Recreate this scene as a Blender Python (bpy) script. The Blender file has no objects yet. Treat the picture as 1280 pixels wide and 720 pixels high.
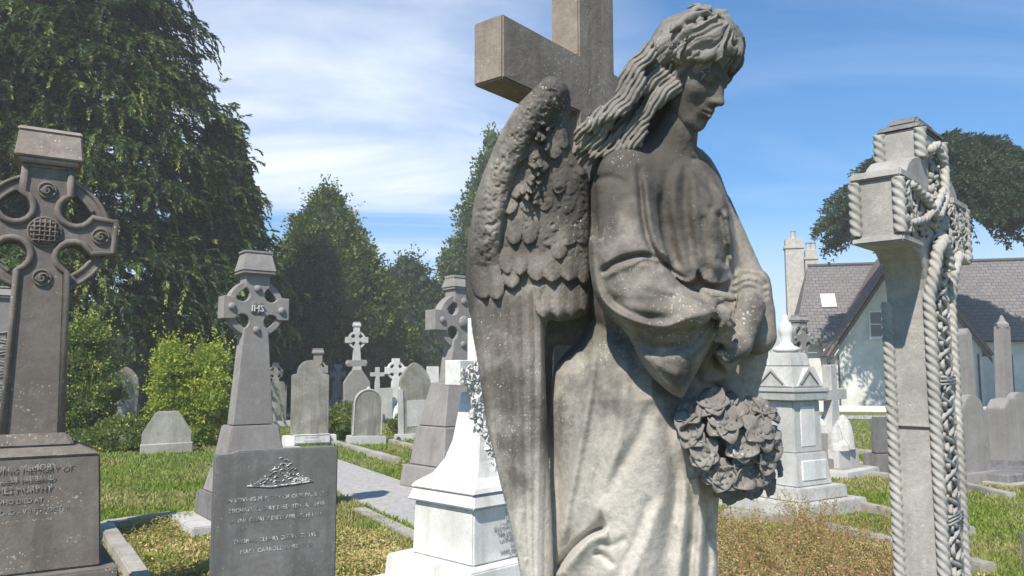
import bpy, bmesh, math, random
import numpy as np
from mathutils import Vector, Matrix
random.seed(7); rng = np.random.default_rng(7)
R = math.radians
S = bpy.context.scene
COL = S.collection
PITCH = R(6.0); CH = 1.55; F = 1000.0
cp, SNP = math.cos(PITCH), math.sin(PITCH)

# ---------------------------------------------------------------- camera
cd = bpy.data.cameras.new('camera'); cam = bpy.data.objects.new('camera', cd); COL.objects.link(cam)
cam.location = (0, 0, CH); cam.rotation_euler = (R(90) + PITCH, 0, 0)
cd.sensor_width = 36; cd.lens = 36 * F / 1280; cd.clip_start = 0.05; cd.clip_end = 3000
S.camera = cam

def camw(px, py, z):
    """picture point at camera depth z -> world"""
    X = (px - 640) / F * z; Y = (360 - py) / F * z
    return Vector((X, z * cp - Y * SNP, CH + Y * cp + z * SNP))
def at(px, py, y):
    """picture point at world distance y -> world"""
    t = (360 - py) / F
    # z_c = y*cp + h*sp ; Y = -y*sp + h*cp ; Y/z_c = t
    h = y * (t * cp + SNP) / (cp - t * SNP)
    zc = y * cp + h * SNP
    return Vector(((px - 640) / F * zc, y, CH + h))
def ground(px, py):
    t = (360 - py) / F
    k = (t * cp + SNP) / (cp - t * SNP)
    y = -CH / k
    return at(px, py, y)

# ---------------------------------------------------------------- object helpers
def link(o, parent=None):
    COL.objects.link(o)
    if parent is not None: o.parent = parent
    return o
def tag(o, label=None, cat=None, group=None, kind=None):
    if label: o['label'] = label
    if cat: o['category'] = cat
    if group: o['group'] = group
    if kind: o['kind'] = kind
    return o
def empty(name, loc=(0, 0, 0), rz=0.0, label=None, cat=None, group=None, scale=1.0, tilt=(0, 0)):
    o = bpy.data.objects.new(name, None); link(o)
    o.empty_display_size = 0.1
    o.location = loc; o.rotation_euler = (tilt[0], tilt[1], rz); o.scale = (scale,) * 3
    return tag(o, label, cat, group)
def bobj(name, bm, mat, parent=None, smooth=False, loc=(0, 0, 0), rz=0.0, bevel=0.0, seg=1, angle=0.5):
    if bevel > 0:
        bmesh.ops.remove_doubles(bm, verts=bm.verts, dist=1e-5)
        es = [e for e in bm.edges if len(e.link_faces) == 2 and e.calc_face_angle(0) > angle]
        if es:
            bmesh.ops.bevel(bm, geom=es, offset=bevel, segments=seg, affect='EDGES', clamp_overlap=True)
    bmesh.ops.recalc_face_normals(bm, faces=bm.faces)
    me = bpy.data.meshes.new(name); bm.to_mesh(me); bm.free()
    for m in (mat if isinstance(mat, (list, tuple)) else [mat]): me.materials.append(m)
    if smooth: me.polygons.foreach_set('use_smooth', [True] * len(me.polygons))
    o = bpy.data.objects.new(name, me); link(o, parent)
    o.location = loc; o.rotation_euler = (0, 0, rz)
    return o
def npmesh(name, V, Q, mat, parent=None, smooth=True, loc=(0, 0, 0), attrs=None):
    V = np.asarray(V, np.float32); Q = np.asarray(Q, np.int32)
    me = bpy.data.meshes.new(name)
    n = Q.shape[1]
    me.vertices.add(len(V)); me.vertices.foreach_set('co', V.ravel())
    me.loops.add(Q.size); me.loops.foreach_set('vertex_index', Q.ravel())
    me.polygons.add(len(Q))
    me.polygons.foreach_set('loop_start', np.arange(0, Q.size, n, dtype=np.int32))
    me.polygons.foreach_set('loop_total', np.full(len(Q), n, np.int32))
    if smooth: me.polygons.foreach_set('use_smooth', np.ones(len(Q), bool))
    me.update(calc_edges=True); me.validate()
    if attrs:
        for k, v in attrs.items():
            a = me.attributes.new(k, 'FLOAT', 'POINT'); a.data.foreach_set('value', np.asarray(v, np.float32))
    me.materials.append(mat)
    o = bpy.data.objects.new(name, me); link(o, parent); o.location = loc
    return o

def box(bm, x0, x1, y0, y1, z0, z1, tx=0.0, ty=0.0):
    """box, its top drawn in by tx, ty on each side"""
    v = [bm.verts.new(p) for p in ((x0, y0, z0), (x1, y0, z0), (x1, y1, z0), (x0, y1, z0),
         (x0 + tx, y0 + ty, z1), (x1 - tx, y0 + ty, z1), (x1 - tx, y1 - ty, z1), (x0 + tx, y1 - ty, z1))]
    for f in ((0, 3, 2, 1), (4, 5, 6, 7), (0, 1, 5, 4), (1, 2, 6, 5), (2, 3, 7, 6), (3, 0, 4, 7)):
        bm.faces.new([v[i] for i in f])
    return v
def cbox(bm, w, d, z0, z1, tx=0.0, ty=None, cx=0.0, cy=0.0):
    return box(bm, cx - w / 2, cx + w / 2, cy - d / 2, cy + d / 2, z0, z1, tx, tx if ty is None else ty)
def prism(bm, pts, y0, y1):
    """outline in x,z pushed from y0 (front) to y1"""
    a = [bm.verts.new((p[0], y0, p[1])) for p in pts]
    b = [bm.verts.new((p[0], y1, p[1])) for p in pts]
    n = len(pts)
    fa = bm.faces.new(a); fb = bm.faces.new(list(reversed(b)))
    for i in range(n):
        j = (i + 1) % n
        bm.faces.new((a[j], a[i], b[i], b[j]))
    return fa, fb
def arc(cx, cz, r, a0, a1, n=12):
    return [(cx + r * math.cos(a0 + (a1 - a0) * i / n), cz + r * math.sin(a0 + (a1 - a0) * i / n)) for i in range(n + 1)]
def ringseg(bm, r0, r1, a0, a1, y0, y1, cx, cz, n=14):
    prism(bm, arc(cx, cz, r1, a0, a1, n) + arc(cx, cz, r0, a1, a0, n), y0, y1)
def frames(path, closed=False):
    P = [Vector(p) for p in path]; n = len(P); T = []
    for i in range(n):
        a = P[i - 1] if (i > 0 or closed) else P[i]
        b = P[(i + 1) % n] if (i < n - 1 or closed) else P[i]
        T.append((b - a).normalized())
    up = Vector((0, 0, 1)) if abs(T[0].z) < 0.9 else Vector((0, 1, 0))
    N = (up - T[0] * up.dot(T[0])).normalized(); out = []
    for i in range(n):
        N = (N - T[i] * N.dot(T[i])).normalized()
        out.append((P[i], T[i], N.copy(), T[i].cross(N)))
    return out
def tube(bm, path, r, n=8, closed=False, twist=0.0, lobes=0, lob=0.0, cap=True):
    """round bar along a path; lobes and twist make it a rope"""
    fr = frames(path, closed); rings = []; L = 0.0
    for i, (p, t, a, b) in enumerate(fr):
        if i: L += (fr[i][0] - fr[i - 1][0]).length
        rr = r[i] if isinstance(r, (list, tuple)) else r
        ring = []
        for k in range(n):
            th = 2 * math.pi * k / n
            q = rr
            if lobes: q = rr * (1 - lob + lob * 2 * abs(math.cos(lobes * 0.5 * (th + twist * L))) )
            ring.append(bm.verts.new(p + (a * math.cos(th) + b * math.sin(th)) * q))
        rings.append(ring)
    m = len(rings)
    for i in range(m if closed else m - 1):
        A, B = rings[i], rings[(i + 1) % m]
        for k in range(n):
            bm.faces.new((A[k], A[(k + 1) % n], B[(k + 1) % n], B[k]))
    if cap and not closed:
        bm.faces.new(list(reversed(rings[0]))); bm.faces.new(rings[-1])
def dome(bm, c, r, h, axis=(0, -1, 0), nu=16, nv=5):
    A = Vector(axis).normalized()
    U = A.orthogonal().normalized(); V2 = A.cross(U); c = Vector(c); rings = []
    for j in range(nv):
        a = math.pi / 2 * j / nv
        rings.append([bm.verts.new(c + (U * math.cos(2 * math.pi * k / nu) + V2 * math.sin(2 * math.pi * k / nu)) * r * math.cos(a) + A * h * math.sin(a)) for k in range(nu)])
    top = bm.verts.new(c + A * h)
    for j in range(nv - 1):
        for k in range(nu): bm.faces.new((rings[j][k], rings[j][(k + 1) % nu], rings[j + 1][(k + 1) % nu], rings[j + 1][k]))
    for k in range(nu): bm.faces.new((rings[-1][k], rings[-1][(k + 1) % nu], top))
    bm.faces.new(list(reversed(rings[0])))
def lathe(bm, prof, cx=0, cy=0, n=20):
    rings = [[bm.verts.new((cx + r * math.cos(2 * math.pi * k / n), cy + r * math.sin(2 * math.pi * k / n), z)) for k in range(n)] for r, z in prof]
    for a, b in zip(rings, rings[1:]):
        for k in range(n): bm.faces.new((a[k], a[(k + 1) % n], b[(k + 1) % n], b[k]))
    bm.faces.new(list(reversed(rings[0]))); bm.faces.new(rings[-1])
def text_mesh(lines, mat, parent, x=0, y=0, z=0, size=0.05, lead=None, width=None, depth=0.0015, rz=0.0, name='inscription', align='CENTER', sx=1.0):
    """lines of lettering standing on a face that looks along -y"""
    lead = lead or size * 1.35; out = []
    for i, ln in enumerate(lines):
        if not ln or ln[0] == '': continue
        s = size; txt = ln
        if isinstance(ln, tuple): txt, s = ln
        cu = bpy.data.curves.new('t', 'FONT'); cu.body = txt; cu.size = s; cu.align_x = align; cu.extrude = depth
        cu.resolution_u = 2
        ob = bpy.data.objects.new('t', cu); COL.objects.link(ob)
        dg = bpy.context.evaluated_depsgraph_get(); dg.update()
        me = bpy.data.meshes.new_from_object(ob.evaluated_get(dg))
        V = [(v.co.x * sx, -v.co.z, v.co.y - i * lead) for v in me.vertices]
        Fc = [list(p.vertices) for p in me.polygons]
        bpy.data.meshes.remove(me); bpy.data.objects.remove(ob); bpy.data.curves.remove(cu)
        me = bpy.data.meshes.new(name); me.from_pydata(V, [], Fc); me.materials.append(mat)
        o = bpy.data.objects.new(name, me); link(o, parent); o.location = (x, y, z); o.rotation_euler = (0, 0, rz); out.append(o)
    return out

# ---------------------------------------------------------------- materials
def nodes(name):
    m = bpy.data.materials.new(name); m.use_nodes = True
    nt = m.node_tree; b = nt.nodes['Principled BSDF']
    b.inputs['Roughness'].default_value = 0.9
    b.inputs['Specular IOR Level'].default_value = 0.25
    return m, nt, b
def N(nt, t, **kw):
    n = nt.nodes.new(t)
    for k, v in kw.items():
        if k in n.inputs: n.inputs[k].default_value = v
        else: setattr(n, k, v)
    return n
def L(nt, a, b): nt.links.new(a, b)
def mix(nt, fac, a, b, mode='MIX'):
    n = nt.nodes.new('ShaderNodeMix'); n.data_type = 'RGBA'; n.blend_type = mode
    for s, v in ((0, fac), (6, a), (7, b)):
        if hasattr(v, 'links'): nt.links.new(v, n.inputs[s])
        elif s == 0: n.inputs[0].default_value = v
        else: n.inputs[s].default_value = (*v, 1) if len(v) == 3 else v
    return n.outputs[2]
def ramp(nt, src, p0, p1, v0=0.0, v1=1.0):
    n = nt.nodes.new('ShaderNodeMapRange'); n.inputs[1].default_value = p0; n.inputs[2].default_value = p1
    n.inputs[3].default_value = v0; n.inputs[4].default_value = v1; n.clamp = True
    nt.links.new(src, n.inputs[0]); return n.outputs[0]
def noise(nt, vec, scale, detail=5, rough=0.6, dist=0.0):
    n = N(nt, 'ShaderNodeTexNoise', Scale=scale, Detail=detail, Roughness=rough, Distortion=dist)
    nt.links.new(vec, n.inputs['Vector']); return n.outputs['Fac']
def mul(nt, a, b, op='MULTIPLY'):
    n = nt.nodes.new('ShaderNodeMath'); n.operation = op
    for i, v in enumerate((a, b)):
        if hasattr(v, 'links'): nt.links.new(v, n.inputs[i])
        else: n.inputs[i].default_value = v
    return n.outputs[0]
def stone(name, base, pale, dark, stain=0.5, lich=0.5, lscale=60, lcol=(0.62, 0.6, 0.52), streak=0.3, bump=0.5, green=0.0, scale=1.0, rough=0.9, low=None):
    """weathered stone: mottled colour, stains, streaks, lichen spots.  scale = features per metre"""
    m, nt, b = nodes(name)
    tc = N(nt, 'ShaderNodeTexCoord').outputs['Object']
    mp = N(nt, 'ShaderNodeMapping'); L(nt, tc, mp.inputs['Vector']); mp.inputs['Scale'].default_value = (9 * scale, 9 * scale, 0.9 * scale)
    n1 = noise(nt, tc, 2.3 * scale, 8, 0.65); n2 = noise(nt, tc, 9 * scale, 8, 0.7, 0.6); n3 = noise(nt, tc, 60 * scale, 6, 0.7)
    st = noise(nt, mp.outputs[0], 1.0, 4, 0.6)
    c = mix(nt, ramp(nt, n2, 0.35, 0.68, 0.0, 0.38 if low else 1.0), base, pale)
    c = mix(nt, mul(nt, ramp(nt, n1, 0.42, 0.62), stain), c, dark)
    c = mix(nt, mul(nt, ramp(nt, st, 0.5, 0.68), streak), c, dark)
    if low:   # pale foot is partly veiling glare painted into the colour; stain darkens above
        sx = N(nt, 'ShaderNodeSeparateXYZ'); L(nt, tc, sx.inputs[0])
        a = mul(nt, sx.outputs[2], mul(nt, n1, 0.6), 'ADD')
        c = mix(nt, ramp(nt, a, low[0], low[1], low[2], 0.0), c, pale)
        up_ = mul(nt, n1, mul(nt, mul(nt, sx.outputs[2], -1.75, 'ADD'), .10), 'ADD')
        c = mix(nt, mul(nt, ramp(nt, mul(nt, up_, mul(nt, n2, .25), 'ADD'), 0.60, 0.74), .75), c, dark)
    c = mix(nt, ramp(nt, n3, 0.35, 0.7, 0.0, 0.35), c, dark)
    if green: c = mix(nt, mul(nt, ramp(nt, noise(nt, tc, 5 * scale, 6, 0.7), 0.5, 0.66), green), c, (0.16, 0.16, 0.06))
    if lich:
        w = N(nt, 'ShaderNodeVectorMath', operation='ADD')
        nn = N(nt, 'ShaderNodeTexNoise', Scale=35 * scale, Detail=3); L(nt, tc, nn.inputs['Vector'])
        vs = N(nt, 'ShaderNodeVectorMath', operation='SCALE'); L(nt, nn.outputs['Color'], vs.inputs[0]); vs.inputs['Scale'].default_value = 0.03 / scale
        L(nt, tc, w.inputs[0]); L(nt, vs.outputs[0], w.inputs[1])
        for sc, th, patch in ((lscale, 0.20, 0.5), (lscale * 0.42, 0.16, 0.56)):
            vo = N(nt, 'ShaderNodeTexVoronoi', Scale=sc); L(nt, w.outputs[0], vo.inputs['Vector'])
            spot = ramp(nt, vo.outputs['Distance'], th, th + 0.08, 1, 0)
            cs = N(nt, 'ShaderNodeSeparateColor'); L(nt, vo.outputs['Color'], cs.inputs[0])
            sel = ramp(nt, cs.outputs[0], 0.55, 0.62)
            area = ramp(nt, noise(nt, tc, 4.1 * scale, 4, 0.6), patch, patch + 0.1)
            c = mix(nt, mul(nt, mul(nt, mul(nt, spot, sel), area), lich), c, lcol)
    L(nt, c, b.inputs['Base Color']); b.inputs['Roughness'].default_value = rough
    h = mul(nt, mul(nt, n3, 0.5), mul(nt, n2, 1.2), 'ADD')
    fine = noise(nt, tc, 220 * scale, 3, 0.7)
    h = mul(nt, h, mul(nt, fine, 0.22), 'ADD')
    bp = N(nt, 'ShaderNodeBump', Strength=bump, Distance=0.012 / scale); L(nt, h, bp.inputs['Height']); L(nt, bp.outputs[0], b.inputs['Normal'])
    return m
def plain(name, col, rough=0.8, col2=None, sc=8, bump=0.0, metal=0.0):
    m, nt, b = nodes(name)
    tc = N(nt, 'ShaderNodeTexCoord').outputs['Object']
    n1 = noise(nt, tc, sc, 6, 0.65)
    L(nt, mix(nt, ramp(nt, n1, 0.35, 0.65), col, col2 or tuple(c * 0.8 for c in col)), b.inputs['Base Color'])
    b.inputs['Roughness'].default_value = rough; b.inputs['Metallic'].default_value = metal
    if bump:
        bp = N(nt, 'ShaderNodeBump', Strength=bump, Distance=0.02); L(nt, n1, bp.inputs['Height']); L(nt, bp.outputs[0], b.inputs['Normal'])
    return m
def leafmat(name, c0, c1, c2=None, trans=0.35, rough=0.55):
    """foliage; attribute tint picks the colour of each clump"""
    m, nt, b = nodes(name)
    at_ = N(nt, 'ShaderNodeAttribute', attribute_name='tint')
    c = mix(nt, at_.outputs['Fac'], c0, c1)
    if c2:
        g = N(nt, 'ShaderNodeAttribute', attribute_name='tint2'); c = mix(nt, g.outputs['Fac'], c, c2)
    L(nt, c, b.inputs['Base Color']); b.inputs['Roughness'].default_value = rough
    tr = N(nt, 'ShaderNodeBsdfTranslucent'); L(nt, mix(nt, 0.5, c, (0.25, 0.4, 0.05), 'MIX'), tr.inputs['Color'])
    ms = N(nt, 'ShaderNodeMixShader'); ms.inputs[0].default_value = trans
    out = nt.nodes['Material Output']
    L(nt, b.outputs[0], ms.inputs[1]); L(nt, tr.outputs[0], ms.inputs[2]); L(nt, ms.outputs[0], out.inputs[0])
    return m

M = {}
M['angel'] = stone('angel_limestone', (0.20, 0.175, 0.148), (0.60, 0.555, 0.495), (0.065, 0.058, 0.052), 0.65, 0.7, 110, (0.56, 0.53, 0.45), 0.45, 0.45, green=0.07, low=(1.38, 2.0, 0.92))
M['angel_cross'] = stone('cross_limestone', (0.25, 0.205, 0.16), (0.35, 0.30, 0.24), (0.12, 0.10, 0.09), 0.5, 0.9, 100, (0.7, 0.67, 0.58), 0.5, 0.4)
M['angel_hair'] = stone('hair_limestone', (0.20, 0.18, 0.16), (0.33, 0.31, 0.285), (0.11, 0.10, 0.09), 0.5, 0.5, 90, (0.6, 0.6, 0.56), 0.2, 0.35)
M['brown'] = stone('brown_sandstone', (0.175, 0.15, 0.13), (0.25, 0.222, 0.195), (0.095, 0.08, 0.07), 0.5, 0.8, 55, (0.5, 0.46, 0.38), 0.5, 0.35, rough=0.85)
M['brown_cap'] = stone('pinkish_sandstone', (0.27, 0.21, 0.185), (0.40, 0.34, 0.29), (0.14, 0.11, 0.10), 0.4, 1.0, 45, (0.6, 0.56, 0.5), 0.2, 0.4)
M['grey'] = stone('grey_limestone', (0.26, 0.24, 0.225), (0.34, 0.32, 0.30), (0.16, 0.145, 0.135), 0.45, 0.3, 40, (0.5, 0.5, 0.46), 0.35, 0.3)
M['slate'] = stone('dark_grey_stone', (0.17, 0.16, 0.155), (0.25, 0.24, 0.235), (0.095, 0.09, 0.088), 0.5, 0.3, 60, (0.5, 0.5, 0.46), 0.75, 0.25)
M['mossy'] = stone('stained_headstone', (0.27, 0.25, 0.22), (0.42, 0.40, 0.36), (0.13, 0.12, 0.10), 0.7, 0.3, 35, (0.55, 0.55, 0.48), 0.8, 0.4, green=0.35)
M['pale'] = stone('pale_weathered_stone', (0.46, 0.445, 0.42), (0.60, 0.59, 0.56), (0.28, 0.27, 0.25), 0.45, 0.3, 40, (0.7, 0.7, 0.66), 0.4, 0.35)
M['white'] = stone('white_marble', (0.68, 0.67, 0.645), (0.80, 0.79, 0.77), (0.38, 0.37, 0.33), 0.5, 0.35, 30, (0.40, 0.40, 0.34), 0.5, 0.25)
M['rope'] = stone('rope_cross_stone', (0.36, 0.34, 0.31), (0.50, 0.48, 0.44), (0.20, 0.19, 0.175), 0.55, 0.6, 70, (0.72, 0.71, 0.66), 0.4, 0.45)
M['ropepale'] = stone('rope_edge_stone', (0.38, 0.365, 0.335), (0.55, 0.53, 0.49), (0.20, 0.19, 0.175), 0.6, 0.5, 70, (0.72, 0.71, 0.66), 0.2, 0.35)
M['kerb'] = stone('kerb_stone', (0.38, 0.35, 0.31), (0.52, 0.49, 0.44), (0.20, 0.18, 0.15), 0.6, 0.4, 40, (0.6, 0.6, 0.5), 0.1, 0.5, green=0.3)
M['concrete'] = stone('old_concrete', (0.34, 0.32, 0.29), (0.44, 0.42, 0.38), (0.2, 0.19, 0.16), 0.6, 0.3, 40, (0.6, 0.6, 0.5), 0.5, 0.5, green=0.25)
def lettermat(name, col, back, th=0.45):
    m, nt, b = nodes(name)
    tc = N(nt, 'ShaderNodeTexCoord').outputs['Object']
    L(nt, mix(nt, ramp(nt, noise(nt, tc, 22, 4, 0.7), th, th + 0.12), back, col), b.inputs['Base Color'])
    return m
M['letter_pale'] = lettermat('worn_pale_lettering', (0.45, 0.43, 0.40), (0.20, 0.185, 0.175), 0.46)
M['letter_white'] = lettermat('flaking_white_lettering', (0.66, 0.65, 0.62), (0.19, 0.18, 0.175), 0.45)
M['letter_grey'] = lettermat('lead_lettering', (0.22, 0.22, 0.22), (0.55, 0.54, 0.53), 0.42)
# ================================================================ carving tools for the angel
def surface_nets(Fd):
    ins = Fd < 0
    c = np.zeros(tuple(s - 1 for s in Fd.shape), np.int8)
    for dx in (0, 1):
        for dy in (0, 1):
            for dz in (0, 1):
                c += ins[dx:ins.shape[0] - 1 + dx, dy:ins.shape[1] - 1 + dy, dz:ins.shape[2] - 1 + dz]
    act = (c > 0) & (c < 8)
    ci = np.argwhere(act); n = len(ci)
    idx = np.full(act.shape, -1, np.int32); idx[act] = np.arange(n, dtype=np.int32)
    acc = np.zeros((n, 3)); cnt = np.zeros(n)
    for ax in range(3):
        o = [a for a in range(3) if a != ax]
        for u in (0, 1):
            for v in (0, 1):
                d0 = [0, 0, 0]; d0[o[0]] = u; d0[o[1]] = v
                d1 = list(d0); d1[ax] = 1
                a = Fd[ci[:, 0] + d0[0], ci[:, 1] + d0[1], ci[:, 2] + d0[2]]
                b = Fd[ci[:, 0] + d1[0], ci[:, 1] + d1[1], ci[:, 2] + d1[2]]
                k = (a < 0) != (b < 0)
                t = a[k] / (a[k] - b[k])
                p = np.tile(np.array(d0, float), (k.sum(), 1)); p[:, ax] = t
                acc[k] += p; cnt[k] += 1
    V = ci + acc / cnt[:, None]
    Q = []
    for ax in range(3):
        o1, o2 = (ax + 1) % 3, (ax + 2) % 3
        s0 = [slice(1, -1)] * 3; s1 = [slice(1, -1)] * 3
        s0[ax] = slice(0, -1); s1[ax] = slice(1, None)
        a = ins[tuple(s0)]; b = ins[tuple(s1)]
        e = np.argwhere(a != b)
        if not len(e): continue
        inn = a[e[:, 0], e[:, 1], e[:, 2]]
        e = e + 1; e[:, ax] -= 1
        def cell(d1, d2):
            q = e.copy(); q[:, o1] -= d1; q[:, o2] -= d2
            return idx[q[:, 0], q[:, 1], q[:, 2]]
        q = np.stack([cell(1, 1), cell(0, 1), cell(0, 0), cell(1, 0)], 1)
        q[~inn] = q[~inn][:, ::-1]
        Q.append(q)
    Q = np.concatenate(Q)
    Q = Q[(Q >= 0).all(1)]
    return V, Q
def smin(a, b, k):
    h = np.clip(0.5 + 0.5 * (b - a) / k, 0, 1)
    return b * (1 - h) + a * h - k * h * (1 - h)
def crom(pts, closed=True, n=6):
    P = [np.array(p, float) for p in pts]; m = len(P); out = []
    for i in range(m if closed else m - 1):
        g = (lambda k: P[k % m]) if closed else (lambda k: P[min(max(k, 0), m - 1)])
        p0, p1, p2, p3 = g(i - 1), g(i), g(i + 1), g(i + 2)
        for j in range(n):
            t = j / n
            out.append(0.5 * ((2 * p1) + (-p0 + p2) * t + (2 * p0 - 5 * p1 + 4 * p2 - p3) * t * t + (-p0 + 3 * p1 - 3 * p2 + p3) * t ** 3))
    if not closed: out.append(P[-1])
    return np.array(out)
def poly_sd(PX, PY, pts):
    """signed distance in px, negative inside"""
    d = np.full(PX.shape, 1e9); ins = np.zeros(PX.shape, bool)
    n = len(pts)
    for i in range(n):
        ax, ay = pts[i]; bx, by = pts[(i + 1) % n]
        ex, ey = bx - ax, by - ay; l2 = ex * ex + ey * ey + 1e-9
        t = np.clip(((PX - ax) * ex + (PY - ay) * ey) / l2, 0, 1)
        d = np.minimum(d, (PX - ax - t * ex) ** 2 + (PY - ay - t * ey) ** 2)
        if ay != by:
            ins ^= ((PY < ay) != (PY < by)) & (PX < ex * (PY - ay) / ey + ax)
    return np.where(ins, -1, 1) * np.sqrt(d)
def line_d(PX, PY, pts):
    """signed distance to an open line, and how far along it (0..1)"""
    P = crom(pts, False, 5); best = np.full(PX.shape, 1e9); sg = np.ones(PX.shape); al = np.zeros(PX.shape)
    n = len(P)
    for i in range(n - 1):
        ax, ay = P[i]; bx, by = P[i + 1]; ex, ey = bx - ax, by - ay; l2 = ex * ex + ey * ey + 1e-9
        t = np.clip(((PX - ax) * ex + (PY - ay) * ey) / l2, 0, 1)
        d = (PX - ax - t * ex) ** 2 + (PY - ay - t * ey) ** 2
        m = d < best; best = np.where(m, d, best)
        sg = np.where(m, np.sign(ex * (PY - ay) - ey * (PX - ax)), sg); al = np.where(m, (i + t) / (n - 1), al)
    return np.sqrt(best) * np.where(sg == 0, 1, sg), al
class Carve:
    """block of stone marked out on a grid of sight lines (px, py) and distance z"""
    def __init__(s, x0, x1, y0, y1, z0, z1, dp, dz):
        s.px = np.arange(x0, x1, dp); s.py = np.arange(y0, y1, dp); s.z = np.arange(z0, z1, dz)
        s.PX, s.PY = np.meshgrid(s.px, s.py, indexing='ij'); s.dp, s.dz, s.o = dp, dz, (x0, y0, z0)
        s.F = np.full(s.PX.shape + (len(s.z),), 0.3, np.float32); s.Z = s.z[None, None, :]
    def pillow(s, pts, zc, tf, tb, Rd, k=0.02, slope=(0, 0), sub=False, zfun=None, relief=None, p=2.0, cr=True):
        P = crom(pts) if cr else np.array(pts, float)
        d = poly_sd(s.PX, s.PY, P)
        m = np.clip(-d / Rd, 0, 1); prof = (1 - (1 - m) ** p) ** (1 / p)
        c = zc + slope[0] * (s.PX - P[:, 0].mean()) + slope[1] * (s.PY - P[:, 1].mean())
        if zfun is not None: c = c + zfun(s.PX, s.PY)
        Tf = tf * prof + (relief if relief is not None else 0) * (m > 0)
        dz = s.Z - c[:, :, None]
        f = np.where(dz < 0, -dz - Tf[:, :, None], dz - (tb * prof)[:, :, None]) + (np.maximum(d, 0) * 0.0024)[:, :, None]
        f = f.astype(np.float32)
        s.F = np.maximum(s.F, -f) if sub else smin(s.F, f, k)
    def cap(s, a, b, ra, rb, k=0.02, sub=False):
        """tapered bar between (px,py,z) points, radii in px"""
        A = np.array([(a[0] - 640) / F * a[2], (a[1] - 360) / F * a[2], a[2]]); B = np.array([(b[0] - 640) / F * b[2], (b[1] - 360) / F * b[2], b[2]])
        ra *= a[2] / F; rb *= b[2] / F
        mr = (max(ra, rb) + 0.06)
        pr = mr * F / 2.2
        i0, i1 = np.searchsorted(s.px, [min(a[0], b[0]) - pr, max(a[0], b[0]) + pr])
        j0, j1 = np.searchsorted(s.py, [min(a[1], b[1]) - pr, max(a[1], b[1]) + pr])
        k0, k1 = np.searchsorted(s.z, [min(A[2], B[2]) - mr, max(A[2], B[2]) + mr])
        if i1 <= i0 or j1 <= j0 or k1 <= k0: return
        z = s.z[k0:k1][None, None, :]
        X = (s.px[i0:i1][:, None, None] - 640) / F * z; Y = (s.py[j0:j1][None, :, None] - 360) / F * z
        e = B - A; l2 = (e ** 2).sum() + 1e-12
        t = np.clip(((X - A[0]) * e[0] + (Y - A[1]) * e[1] + (z - A[2]) * e[2]) / l2, 0, 1)
        d = np.sqrt((X - A[0] - t * e[0]) ** 2 + (Y - A[1] - t * e[1]) ** 2 + (z - A[2] - t * e[2]) ** 2) - (ra + (rb - ra) * t)
        sub_ = s.F[i0:i1, j0:j1, k0:k1]; d = d.astype(np.float32)
        s.F[i0:i1, j0:j1, k0:k1] = np.maximum(sub_, -d) if sub else smin(sub_, d, k)
    def chain(s, pts, rad, k=0.012):
        P = crom(pts, False, 4); r = np.interp(np.linspace(0, 1, len(P)), np.linspace(0, 1, len(rad)), rad)
        for i in range(len(P) - 1): s.cap(P[i], P[i + 1], r[i], r[i + 1], k)
    def fold(s, pts, w, amp, kind='fold', ends=(0.15, 0.15), zmax=None):
        d, al = line_d(s.PX, s.PY, pts)
        e = np.clip(al / max(ends[0], 1e-3), 0, 1) * np.clip((1 - al) / max(ends[1], 1e-3), 0, 1)
        if kind == 'groove': p = np.exp(-(d / w) ** 2)
        elif kind == 'ridge': p = -np.exp(-(d / w) ** 2)
        elif kind == 'step':   # left of the line stands proud of its right
            p = np.where(d > 0, np.exp(-(d / (w * 3)) ** 2), -np.exp(-(d / (w * 3)) ** 2)) * (1 - np.exp(-(d / (w * .35)) ** 2))
        else: p = np.exp(-((d - w * .8) / w) ** 2) - np.exp(-((d + w * .8) / w) ** 2)
        delta = (amp * p * e).astype(np.float32)[:, :, None]
        if zmax is not None: delta = delta * (s.Z < zmax)
        s.F += delta
    def mesh(s):
        V, Q = surface_nets(s.F)
        px = s.o[0] + V[:, 0] * s.dp; py = s.o[1] + V[:, 1] * s.dp; z = s.o[2] + V[:, 2] * s.dz
        X = (px - 640) / F * z; Y = (360 - py) / F * z
        W = np.stack([X, z * cp - Y * SNP, CH + Y * cp + z * SNP], 1)
        return W, Q
def vnoise(x, y, s, r):
    gx, gy = x / s, y / s
    ix = np.floor(gx).astype(int); iy = np.floor(gy).astype(int); fx = gx - ix; fy = gy - iy
    fx = fx * fx * (3 - 2 * fx); fy = fy * fy * (3 - 2 * fy)
    T = r.random((97, 89)); g = lambda a, b: T[a % 97, b % 89]
    return (g(ix, iy) * (1 - fx) + g(ix + 1, iy) * fx) * (1 - fy) + (g(ix, iy + 1) * (1 - fx) + g(ix + 1, iy + 1) * fx) * fy - .5
def snoise(x, y, s=1.0, seed=0):
    r = np.random.default_rng(seed)
    a = .7; c, d = math.cos(a), math.sin(a)
    return 2.0 * (vnoise(x, y, s * 2, r) + .6 * vnoise(x * c - y * d, x * d + y * c, s * 1.1, r) + .35 * vnoise(x, y, s * .55, r))

base = camw(800, 465, 2.55); base.z = 0
angel = empty('angel_monument', base, 0, 'weathered stone angel with folded wing bowing her head before a plain cross, bouquet in hand', 'monument')
OFF = np.array(base)

# ---- the figure
g = Carve(655, 985, 130, 850, 2.02, 2.86, 2.0, 0.006)
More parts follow.
